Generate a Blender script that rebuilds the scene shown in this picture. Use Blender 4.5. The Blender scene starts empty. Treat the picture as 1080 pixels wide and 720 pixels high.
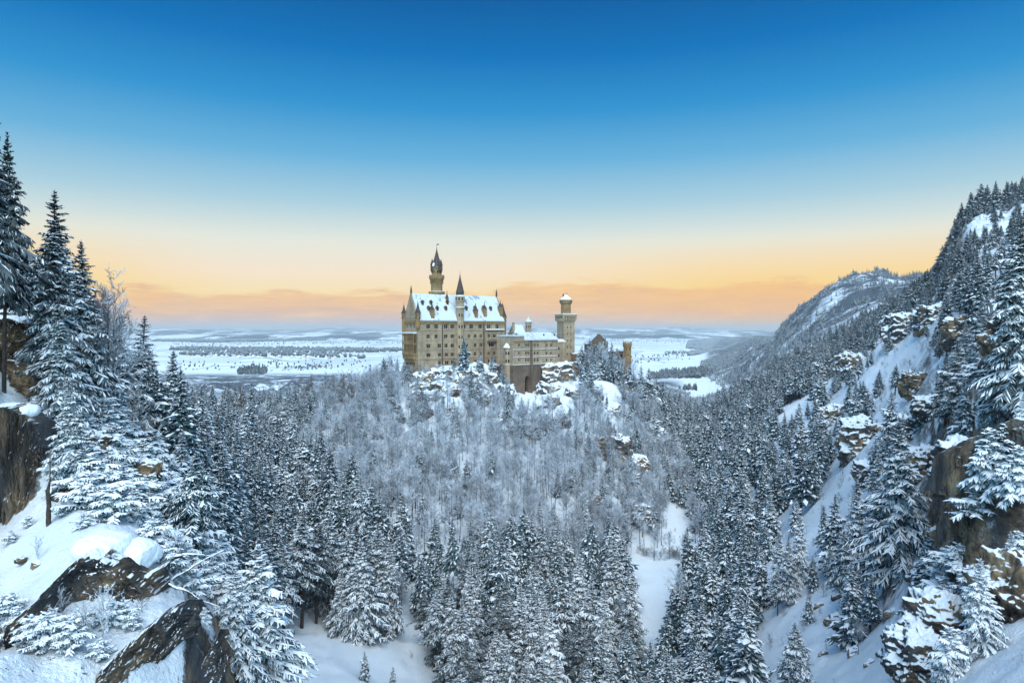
import bpy, math, random
import numpy as np

scn = bpy.context.scene
C = scn.collection
F = 700.0            # focal length in pixels of a 1080 px wide frame
HORIZON = 347.0      # picture row of the level line of sight

# ------------------------------------------------------------------ camera
cam_data = bpy.data.cameras.new('camera')
cam = bpy.data.objects.new('camera', cam_data)
C.objects.link(cam)
cam.location = (0, 0, 0)
cam.rotation_euler = (math.radians(90), 0, 0)
cam_data.sensor_width = 36.0
cam_data.lens = F / 1080 * 36.0
cam_data.shift_y = -13.0 / 1080
cam_data.clip_start = 0.5
cam_data.clip_end = 200000
scn.camera = cam

# ------------------------------------------------------------------ sky
SUN_EL, SUN_AZ = math.radians(50), math.radians(176)   # soft high light from behind the viewer
world = bpy.data.worlds.new('World')
scn.world = world
world.use_nodes = True
wt = world.node_tree
wt.nodes.clear()


def nd(tree, kind, **kw):
    n = tree.nodes.new(kind)
    for k, v in kw.items():
        if k == 'inp':
            for i, val in v.items():
                n.inputs[i].default_value = val
        else:
            setattr(n, k, v)
    return n


def lk(tree, a, b):
    tree.links.new(a, b)


def srgb(r, g, b):
    def f(c):
        c /= 255.0
        return c / 12.92 if c <= .04045 else ((c + .055) / 1.055) ** 2.4
    return (f(r), f(g), f(b), 1.0)


def math_node(tree, op, a, b=None, c=None, clamp=False):
    n = tree.nodes.new('ShaderNodeMath')
    n.operation = op
    n.use_clamp = clamp
    for i, v in enumerate((a, b, c)):
        if v is None:
            continue
        if isinstance(v, (int, float)):
            n.inputs[i].default_value = v
        else:
            lk(tree, v, n.inputs[i])
    return n.outputs[0]


def mix_col(tree, fac, a, b, blend='MIX'):
    n = tree.nodes.new('ShaderNodeMix')
    n.data_type = 'RGBA'
    n.blend_type = blend
    for sock, v in ((n.inputs[0], fac), (n.inputs[6], a), (n.inputs[7], b)):
        if isinstance(v, (int, float, tuple)):
            sock.default_value = v
        else:
            lk(tree, v, sock)
    return n.outputs[2]


def ramp(tree, fac, stops, interp='LINEAR'):
    n = tree.nodes.new('ShaderNodeValToRGB')
    cr = n.color_ramp
    cr.interpolation = interp
    while len(cr.elements) < len(stops):
        cr.elements.new(0.5)
    for e, (p, c) in zip(cr.elements, stops):
        e.position = p
        e.color = c if len(c) == 4 else (*c, 1)
    if fac is not None:
        lk(tree, fac, n.inputs[0])
    return n.outputs[0]


def smooth(tree, v, lo, hi):
    n = tree.nodes.new('ShaderNodeMapRange')
    n.interpolation_type = 'SMOOTHSTEP'
    lk(tree, v, n.inputs[0])
    n.inputs[1].default_value = lo
    n.inputs[2].default_value = hi
    return n.outputs[0]


tc = nd(wt, 'ShaderNodeTexCoord')
sep = nd(wt, 'ShaderNodeSeparateXYZ')
lk(wt, tc.outputs['Generated'], sep.inputs[0])
dx, dy, dz = sep.outputs
# twilight sky over the plain: colour against the sine of the height above the horizon
tw = ramp(wt, math_node(wt, 'MULTIPLY', dz, 2.0, clamp=True), [
    (0.000, srgb(216, 210, 208)), (0.022, srgb(230, 206, 188)), (0.062, srgb(253, 217, 152)),
    (0.105, srgb(255, 229, 172)), (0.165, srgb(249, 231, 206)), (0.255, srgb(229, 233, 222)),
    (0.365, srgb(170, 207, 223)), (0.490, srgb(105, 178, 220)), (0.620, srgb(48, 148, 208)),
    (0.760, srgb(6, 116, 188)), (0.890, srgb(0, 94, 164)), (1.000, srgb(0, 84, 152))])
# warmer glow low down in the north east and north west
az = math_node(wt, 'ARCTAN2', dx, dy)
low = math_node(wt, 'SUBTRACT', 1.0, smooth(wt, dz, 0.045, 0.15))
gr = math_node(wt, 'MULTIPLY', smooth(wt, az, -0.10, 0.36), low)
gl = math_node(wt, 'MULTIPLY', smooth(wt, math_node(wt, 'MULTIPLY', az, -1.0), 0.36, 0.66), low)
glow = math_node(wt, 'MAXIMUM', gr, gl)
tw = mix_col(wt, math_node(wt, 'MULTIPLY', glow, 0.85), tw, srgb(255, 214, 122))
# long low bank of cloud: ragged top edge, lumpy shading, thin streaks above it
def sky_noise(sx, sz, off, detail, rough, distort=0.0):
    m_ = nd(wt, 'ShaderNodeCombineXYZ', inp={2: off})
    lk(wt, math_node(wt, 'MULTIPLY', az, sx), m_.inputs[0])
    lk(wt, math_node(wt, 'MULTIPLY', dz, sz), m_.inputs[1])
    n_ = nd(wt, 'ShaderNodeTexNoise', inp={'Scale': 1.0, 'Detail': detail, 'Roughness': rough, 'Distortion': distort})
    lk(wt, m_.outputs[0], n_.inputs['Vector'])
    return math_node(wt, 'SUBTRACT', n_.outputs[0], 0.5)


lump = sky_noise(9.0, 55.0, 0.0, 9.0, 0.66, 0.4)
fine = sky_noise(26.0, 190.0, 4.0, 6.0, 0.65, 0.3)
wide = sky_noise(3.4, 0.0, 3.3, 2.0, 0.5)
top = math_node(wt, 'ADD', 0.052, math_node(wt, 'MULTIPLY', smooth(wt, az, -0.04, 0.02), 0.016))
top = math_node(wt, 'ADD', top, math_node(wt, 'MULTIPLY', wide, 0.048))
edge = math_node(wt, 'SUBTRACT', top, dz)
edge = math_node(wt, 'ADD', edge, math_node(wt, 'MULTIPLY', lump, 0.062))
edge = math_node(wt, 'ADD', edge, math_node(wt, 'MULTIPLY', fine, 0.010))
bank = smooth(wt, edge, -0.004, 0.008)
bcol = ramp(wt, math_node(wt, 'MULTIPLY', dz, 16.0, clamp=True), [
    (0.0, srgb(208, 206, 214)), (0.16, srgb(214, 196, 194)), (0.38, srgb(234, 192, 160)),
    (0.62, srgb(244, 196, 146)), (1.0, srgb(248, 202, 140))])
tone = math_node(wt, 'ADD', lump, math_node(wt, 'MULTIPLY', fine, 0.8))
bcol = mix_col(wt, math_node(wt, 'MULTIPLY', smooth(wt, tone, -0.02, 0.22), 0.65), bcol, srgb(218, 182, 162))
bcol = mix_col(wt, math_node(wt, 'MULTIPLY', smooth(wt, math_node(wt, 'MULTIPLY', tone, -1.0), 0.0, 0.22), 0.75), bcol, srgb(255, 212, 150))
bcol = mix_col(wt, math_node(wt, 'MULTIPLY', glow, 0.55), bcol, srgb(250, 190, 118))
tw = mix_col(wt, math_node(wt, 'MULTIPLY', bank, 0.9), tw, bcol)
# faint veils higher up
veil = math_node(wt, 'MULTIPLY', smooth(wt, sky_noise(3.0, 26.0, 9.0, 6.0, 0.6, 0.5), 0.0, 0.3), math_node(wt, 'SUBTRACT', 1.0, smooth(wt, dz, 0.06, 0.22)))
tw = mix_col(wt, math_node(wt, 'MULTIPLY', veil, 0.30), tw, srgb(255, 226, 178))
below = ramp(wt, math_node(wt, 'ADD', dz, 1.0, clamp=True), [(0.0, (.16, .24, .32)), (0.95, (.32, .40, .48)), (1.0, (.66, .63, .62))])
tw = mix_col(wt, smooth(wt, dz, -0.02, 0.0), below, tw)
# daylight sky overhead and behind the viewer
nishita = nd(wt, 'ShaderNodeTexSky')
nishita.sky_type = 'NISHITA'
nishita.sun_disc = False
nishita.sun_elevation = SUN_EL
nishita.sun_rotation = SUN_AZ
nishita.altitude = 900
bg_day = nd(wt, 'ShaderNodeBackground', inp={'Strength': 0.16})
lk(wt, mix_col(wt, 1.0, nishita.outputs[0], (0.54, 1.04, 1.08, 1), 'MULTIPLY'), bg_day.inputs['Color'])
bg_tw = nd(wt, 'ShaderNodeBackground', inp={'Strength': 0.49})
lk(wt, tw, bg_tw.inputs['Color'])
over = smooth(wt, dz, 0.50, 0.92)
rear = smooth(wt, math_node(wt, 'MULTIPLY', dy, -1.0), -0.10, 0.55)
rear = math_node(wt, 'MULTIPLY', rear, smooth(wt, dz, -0.02, 0.08))
mixs = nd(wt, 'ShaderNodeMixShader')
lk(wt, math_node(wt, 'MAXIMUM', over, rear), mixs.inputs[0])
lk(wt, bg_tw.outputs[0], mixs.inputs[1])
lk(wt, bg_day.outputs[0], mixs.inputs[2])
wo = nd(wt, 'ShaderNodeOutputWorld')
lk(wt, mixs.outputs[0], wo.inputs['Surface'])

# ------------------------------------------------------------------ sun (veiled, very soft)
sun_data = bpy.data.lights.new('sun', 'SUN')
sun_data.energy = 1.5
sun_data.angle = math.radians(60)
sun_data.color = (1.0, 0.97, 0.92)
sun = bpy.data.objects.new('sun', sun_data)
C.objects.link(sun)
from mathutils import Vector
sdir = Vector((math.sin(SUN_AZ) * math.cos(SUN_EL), math.cos(SUN_AZ) * math.cos(SUN_EL), math.sin(SUN_EL)))
sun.rotation_euler = sdir.to_track_quat('Z', 'Y').to_euler()

vs = scn.view_settings
vs.view_transform = 'Standard'
vs.look = 'None'
vs.exposure = 1.05
vs.gamma = 1.0
cy = scn.cycles
cy.max_bounces = 5
cy.diffuse_bounces = 3
cy.glossy_bounces = 1
cy.transmission_bounces = 1
cy.transparent_max_bounces = 4
cy.volume_bounces = 0
cy.use_adaptive_sampling = True
cy.adaptive_threshold = 0.02


# ------------------------------------------------------------------ helpers
def at(px, py, y):
    """world point seen at a picture position at the distance y"""
    return np.array(((px - 540) / F * y, y, (HORIZON - py) / F * y))


_perm = np.random.RandomState(7).permutation(256)
_perm = np.concatenate([_perm, _perm, _perm])
_grad = np.random.RandomState(8).normal(size=(256, 3))
_grad /= np.linalg.norm(_grad, axis=1)[:, None]


def perlin(p):
    p = np.asarray(p, float)
    i = np.floor(p).astype(int)
    f = p - i
    u = f * f * f * (f * (f * 6 - 15) + 10)
    i &= 255
    out = 0
    for a in (0, 1):
        wa = u[..., 0] if a else 1 - u[..., 0]
        ha = _perm[i[..., 0] + a]
        for b in (0, 1):
            wb = u[..., 1] if b else 1 - u[..., 1]
            hb = _perm[ha + i[..., 1] + b]
            for c in (0, 1):
                wc = u[..., 2] if c else 1 - u[..., 2]
                g = _grad[_perm[hb + i[..., 2] + c]]
                out = out + wa * wb * wc * (g[..., 0] * (f[..., 0] - a) + g[..., 1] * (f[..., 1] - b) + g[..., 2] * (f[..., 2] - c))
    return out * 1.5


def fbm(p, octaves=4, gain=0.5, ridged=False):
    s, amp, tot = 0, 1.0, 0
    p = np.asarray(p, float)
    for o in range(octaves):
        n = perlin(p + 17.3 * o)
        s = s + amp * ((1 - 2 * np.abs(n)) if ridged else n)
        amp *= gain
        p = p * 2.03
    return s


def make_mesh(name, verts, faces, mats=(), midx=None, shade=False):
    """faces: list of int arrays (n,3) / (n,4); midx: list of ints or arrays, one per faces array"""
    me = bpy.data.meshes.new(name)
    verts = np.asarray(verts, np.float32).reshape(-1, 3)
    faces = [np.asarray(f, np.int32) for f in faces if len(f)]
    me.vertices.add(len(verts))
    me.vertices.foreach_set('co', verts.ravel())
    tot = sum(f.size for f in faces)
    npoly = sum(len(f) for f in faces)
    me.loops.add(tot)
    me.polygons.add(npoly)
    me.loops.foreach_set('vertex_index', np.concatenate([f.ravel() for f in faces]))
    sizes = np.concatenate([np.full(len(f), f.shape[1], np.int32) for f in faces])
    starts = np.concatenate([[0], np.cumsum(sizes)[:-1]]).astype(np.int32)
    me.polygons.foreach_set('loop_start', starts)
    if midx is not None:
        mi = np.concatenate([np.full(len(f), m, np.int32) if np.isscalar(m) else np.asarray(m, np.int32) for f, m in zip(faces, midx)])
        me.polygons.foreach_set('material_index', mi)
    me.polygons.foreach_set('use_smooth', np.full(npoly, shade, bool))
    for m in mats:
        me.materials.append(m)
    me.update(calc_edges=True)
    return me


def link(name, me, parent=None, kind=None, label=None, cat=None, group=None, loc=None):
    o = bpy.data.objects.new(name, me)
    C.objects.link(o)
    if parent is not None:
        o.parent = parent
    return tag(o, label, cat, group, kind, loc)


def tag(o, label=None, cat=None, group=None, kind=None, loc=None):
    for k, v in (('label', label), ('category', cat), ('group', group), ('kind', kind)):
        if v:
            o[k] = v
    if loc is not None:
        o.location = tuple(float(v) for v in loc)
    return o


class MB:
    """collects shapes for one mesh"""

    def __init__(self):
        self.v, self.f4, self.f3, self.m4, self.m3, self.n = [], [], [], [], [], 0
        self.fn, self.mn = [], []

    def add(self, verts, faces, m=0):
        b = self.n
        self.v.extend([tuple(map(float, p)) for p in verts])
        self.n += len(verts)
        for f in faces:
            g = tuple(i + b for i in f)
            if len(g) == 4:
                self.f4.append(g); self.m4.append(m)
            elif len(g) == 3:
                self.f3.append(g); self.m3.append(m)
            else:
                self.fn.append(g); self.mn.append(m)

    def hexa(self, b4, t4, m=0):
        self.add(list(b4) + list(t4), [(3, 2, 1, 0), (4, 5, 6, 7), (0, 1, 5, 4), (1, 2, 6, 5), (2, 3, 7, 6), (3, 0, 4, 7)], m)

    def build(self, name, mats, parent=None, shade=False, **kw):
        faces, mi = [], []
        if self.f4:
            faces.append(np.array(self.f4)); mi.append(np.array(self.m4))
        if self.f3:
            faces.append(np.array(self.f3)); mi.append(np.array(self.m3))
        k = {}
        for g, m in zip(self.fn, self.mn):
            k.setdefault(len(g), []).append((g, m))
        for L in k:
            faces.append(np.array([g for g, m in k[L]])); mi.append(np.array([m for g, m in k[L]]))
        me = make_mesh(name, self.v, faces, mats, mi, shade)
        return link(name, me, parent, **kw)



def inpoly(px, py, poly):
    px, py = np.asarray(px), np.asarray(py)
    r = np.zeros(px.shape, bool)
    n = len(poly)
    for i in range(n):
        x0, y0 = poly[i]; x1, y1 = poly[(i + 1) % n]
        c = ((y0 > py) != (y1 > py)) & (px < (x1 - x0) * (py - y0) / ((y1 - y0) + 1e-12) + x0)
        r ^= c
    return r


# ------------------------------------------------------------------ materials
def mat(name):
    m = bpy.data.materials.new(name)
    m.use_nodes = True
    t = m.node_tree
    b = t.nodes['Principled BSDF']
    b.inputs['Specular IOR Level'].default_value = 0.2
    return m, t, b


def noise(t, scale, detail=4, rough=0.55, coord=None, out=0):
    n = nd(t, 'ShaderNodeTexNoise', inp={'Scale': scale, 'Detail': detail, 'Roughness': rough})
    if coord is not None:
        lk(t, coord, n.inputs['Vector'])
    return n.outputs[out]


def pos(t):
    return nd(t, 'ShaderNodeNewGeometry').outputs['Position']


def up(t):
    g = nd(t, 'ShaderNodeNewGeometry')
    s = nd(t, 'ShaderNodeSeparateXYZ')
    lk(t, g.outputs['Normal'], s.inputs[0])
    return s.outputs[2]


def bump(t, b, h, strength, dist):
    n = nd(t, 'ShaderNodeBump', inp={'Strength': strength, 'Distance': dist})
    lk(t, h, n.inputs['Height'])
    lk(t, n.outputs[0], b.inputs['Normal'])


SNOW = (0.84, 0.87, 0.90, 1)


def rock_color(t, p, upright=False):
    st = nd(t, 'ShaderNodeMapping')
    st.inputs['Scale'].default_value = (0.75, 0.75, 0.22) if upright else (0.5, 0.5, 1.5)
    st.inputs['Rotation'].default_value = (0.1, 0.15, 0.0) if upright else (0.3, 0.35, 0.0)
    lk(t, p, st.inputs[0])
    a = noise(t, 0.55, 8, 0.68, st.outputs[0])
    kk = 1.6 if upright else 1.6
    c = ramp(t, a, [(0.34, (.022, .019, .018)), (0.44, (.080 * kk, .058 * kk, .042 * kk)), (0.52, (.20 * kk, .135 * kk, .080 * kk)),
                    (0.60, (.34 * kk, .24 * kk, .145 * kk)), (0.66, (.17 * kk, .13 * kk, .10 * kk)), (0.76, (.10 * kk, .09 * kk, .085 * kk))])
    g = noise(t, 0.11, 4, 0.6, p)
    return mix_col(t, smooth(t, g, 0.42, 0.62), c, ramp(t, a, [(0.3, (.028, .029, .033)), (0.6, (.13, .125, .125)), (0.8, (.21, .20, .19))])), a


def snow_rock(name, lo, hi, wob=0.5, wscale=0.6, speck=True, upright=False, far=False):
    """snow lying where the surface faces up, bare rock where it is steep"""
    m, t, b = mat(name)
    p = pos(t)
    rc, ra = rock_color(t, p, upright)
    n1 = noise(t, wscale, 6, 0.62, p)
    n2 = noise(t, wscale * 5.3, 4, 0.6, p)
    u = math_node(t, 'ADD', up(t), math_node(t, 'MULTIPLY', math_node(t, 'SUBTRACT', n1, 0.5), wob))
    u = math_node(t, 'ADD', u, math_node(t, 'MULTIPLY', math_node(t, 'SUBTRACT', n2, 0.5), wob * 0.7))
    s = smooth(t, u, lo, hi)
    if speck:
        # stones, stubs and dry stalks that poke out of the snow
        v = noise(t, 1.9, 3, 0.7, p)
        patch = smooth(t, noise(t, 0.10, 3, 0.6, p), 0.50, 0.62)
        k = math_node(t, 'MULTIPLY', smooth(t, v, 0.66, 0.72), patch)
        s = math_node(t, 'MULTIPLY', s, math_node(t, 'SUBTRACT', 1.0, math_node(t, 'MULTIPLY', k, 0.85)))
    sn = mix_col(t, smooth(t, noise(t, 0.05, 4, 0.5, p), 0.35, 0.7), (0.80, 0.84, 0.88, 1), SNOW)
    if far:
        sp = nd(t, 'ShaderNodeSeparateXYZ')
        lk(t, p, sp.inputs[0])
        # dwarf scrub and scree on the far hill
        hm_ = math_node(t, 'MULTIPLY', smooth(t, sp.outputs[1], 650, 850), smooth(t, sp.outputs[2], -160, -150))
        sc = math_node(t, 'ADD', noise(t, 0.012, 6, 0.66, p), math_node(t, 'MULTIPLY', math_node(t, 'SUBTRACT', noise(t, 0.09, 4, 0.7, p), 0.5), 0.45))
        sn = mix_col(t, math_node(t, 'MULTIPLY', hm_, smooth(t, sc, 0.35, 0.49)), sn, (0.10, 0.115, 0.13, 1))
        # fields, lanes and ditches of the plain
        pm = math_node(t, 'SUBTRACT', 1.0, smooth(t, sp.outputs[2], -168.5, -164))
        vs_ = nd(t, 'ShaderNodeMapping')
        vs_.inputs['Scale'].default_value = (.0030, .0022, 0)
        vs_.inputs['Rotation'].default_value = (0, 0, .35)
        lk(t, p, vs_.inputs[0])
        vo = nd(t, 'ShaderNodeTexVoronoi', inp={'Scale': 1.0, 'Randomness': .8})
        lk(t, vs_.outputs[0], vo.inputs['Vector'])
        ve = nd(t, 'ShaderNodeTexVoronoi', inp={'Scale': 1.0, 'Randomness': .8})
        ve.feature = 'DISTANCE_TO_EDGE'
        lk(t, vs_.outputs[0], ve.inputs['Vector'])
        sb = nd(t, 'ShaderNodeSeparateColor')
        lk(t, vo.outputs['Color'], sb.inputs[0])
        fld = mix_col(t, smooth(t, sb.outputs[0], 0.45, 0.95), SNOW, (0.62, 0.66, 0.70, 1))
        fld = mix_col(t, math_node(t, 'MULTIPLY', smooth(t, noise(t, 0.004, 5, 0.65, p), 0.52, 0.66), .35), fld, (0.42, 0.44, 0.46, 1))
        ln = math_node(t, 'SUBTRACT', 1.0, smooth(t, ve.outputs['Distance'], 0.008, 0.03))
        ln = math_node(t, 'MULTIPLY', ln, smooth(t, noise(t, 0.003, 2, 0.5, p), 0.44, 0.56))
        fld = mix_col(t, math_node(t, 'MULTIPLY', ln, .75), fld, (0.15, 0.16, 0.17, 1))
        sn = mix_col(t, pm, sn, fld)
    lk(t, mix_col(t, s, rc, sn), b.inputs['Base Color'])
    b.inputs['Roughness'].default_value = 0.75
    h = math_node(t, 'ADD', math_node(t, 'MULTIPLY', math_node(t, 'SUBTRACT', 1.0, s), math_node(t, 'MULTIPLY', ra, 2.2)), math_node(t, 'ADD', math_node(t, 'MULTIPLY', n2, 0.35), math_node(t, 'MULTIPLY', noise(t, wscale * 22, 3, 0.6, p), 0.12)))
    bump(t, b, h, 1.0, 0.8)
    return m


M = {}
M['ground'] = snow_rock('snowy_ground', 0.36, 0.50, 0.45, 0.6, True, False, True)
M['face'] = snow_rock('cliff_face', 0.60, 0.70, 0.35, 0.30, False, True)
M['crag'] = snow_rock('snowy_crag', 0.22, 0.36, 0.50, 0.35, False)
M['cliff'] = snow_rock('bare_cliff', 0.64, 0.74, 0.28, 0.30, False)
M['hill'] = snow_rock('snowy_hillside', 0.66, 0.84, 0.9, 0.02, False)


def plain(name, col, rough=0.7, var=0.25, scale=2.0, coord=True):
    m, t, b = mat(name)
    p = pos(t)
    n = noise(t, scale, 5, 0.6, p)
    dark = tuple(c * (1 - var) for c in col[:3]) + (1,)
    lite = tuple(min(1, c * (1 + var)) for c in col[:3]) + (1,)
    lk(t, mix_col(t, smooth(t, n, 0.3, 0.7), dark, lite), b.inputs['Base Color'])
    b.inputs['Roughness'].default_value = rough
    return m


M['snow'] = plain('snow', (0.85, 0.87, 0.90), 0.7, 0.05, 3.0)
M['bark'] = plain('bark', (0.055, 0.043, 0.035), 0.9, 0.4, 3.0)


def frosted(name, dark, frost, amount, scale, lo=-0.1, hi=0.9, obj_var=0.35):
    """plant surface with rime: more on what faces up, patchy, and varying from plant to plant"""
    m, t, b = mat(name)
    p = pos(t)
    n = noise(t, scale, 4, 0.6, p)
    u = math_node(t, 'ADD', smooth(t, up(t), lo, hi), math_node(t, 'MULTIPLY', math_node(t, 'SUBTRACT', n, 0.5), 1.4))
    oi = nd(t, 'ShaderNodeObjectInfo')
    r = math_node(t, 'MULTIPLY', math_node(t, 'SUBTRACT', oi.outputs['Random'], 0.5), obj_var)
    f = math_node(t, 'MULTIPLY', math_node(t, 'ADD', u, r), amount, clamp=True)
    lk(t, mix_col(t, f, (*dark, 1), (*frost, 1)), b.inputs['Base Color'])
    b.inputs['Roughness'].default_value = 0.85
    return m


M['needles'] = frosted('spruce_needles', (0.008, 0.019, 0.021), (0.34, 0.53, 0.62), 0.16, 1.2, -0.1, 0.9, 0.7)
M['needles_dark'] = frosted('dark_needles', (0.014, 0.022, 0.021), (0.50, 0.57, 0.62), 0.22, 1.6)
M['needles_far'] = frosted('far_needles', (0.014, 0.028, 0.034), (0.45, 0.56, 0.64), 0.30, 0.8)
M['twigs'] = frosted('rimed_twigs', (0.12, 0.12, 0.13), (0.76, 0.82, 0.88), 0.74, 0.35, -0.8, 0.6, 0.7)
M['twigs_brown'] = frosted('brown_twigs', (0.12, 0.085, 0.07), (0.55, 0.52, 0.52), 0.40, 0.4)
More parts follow.
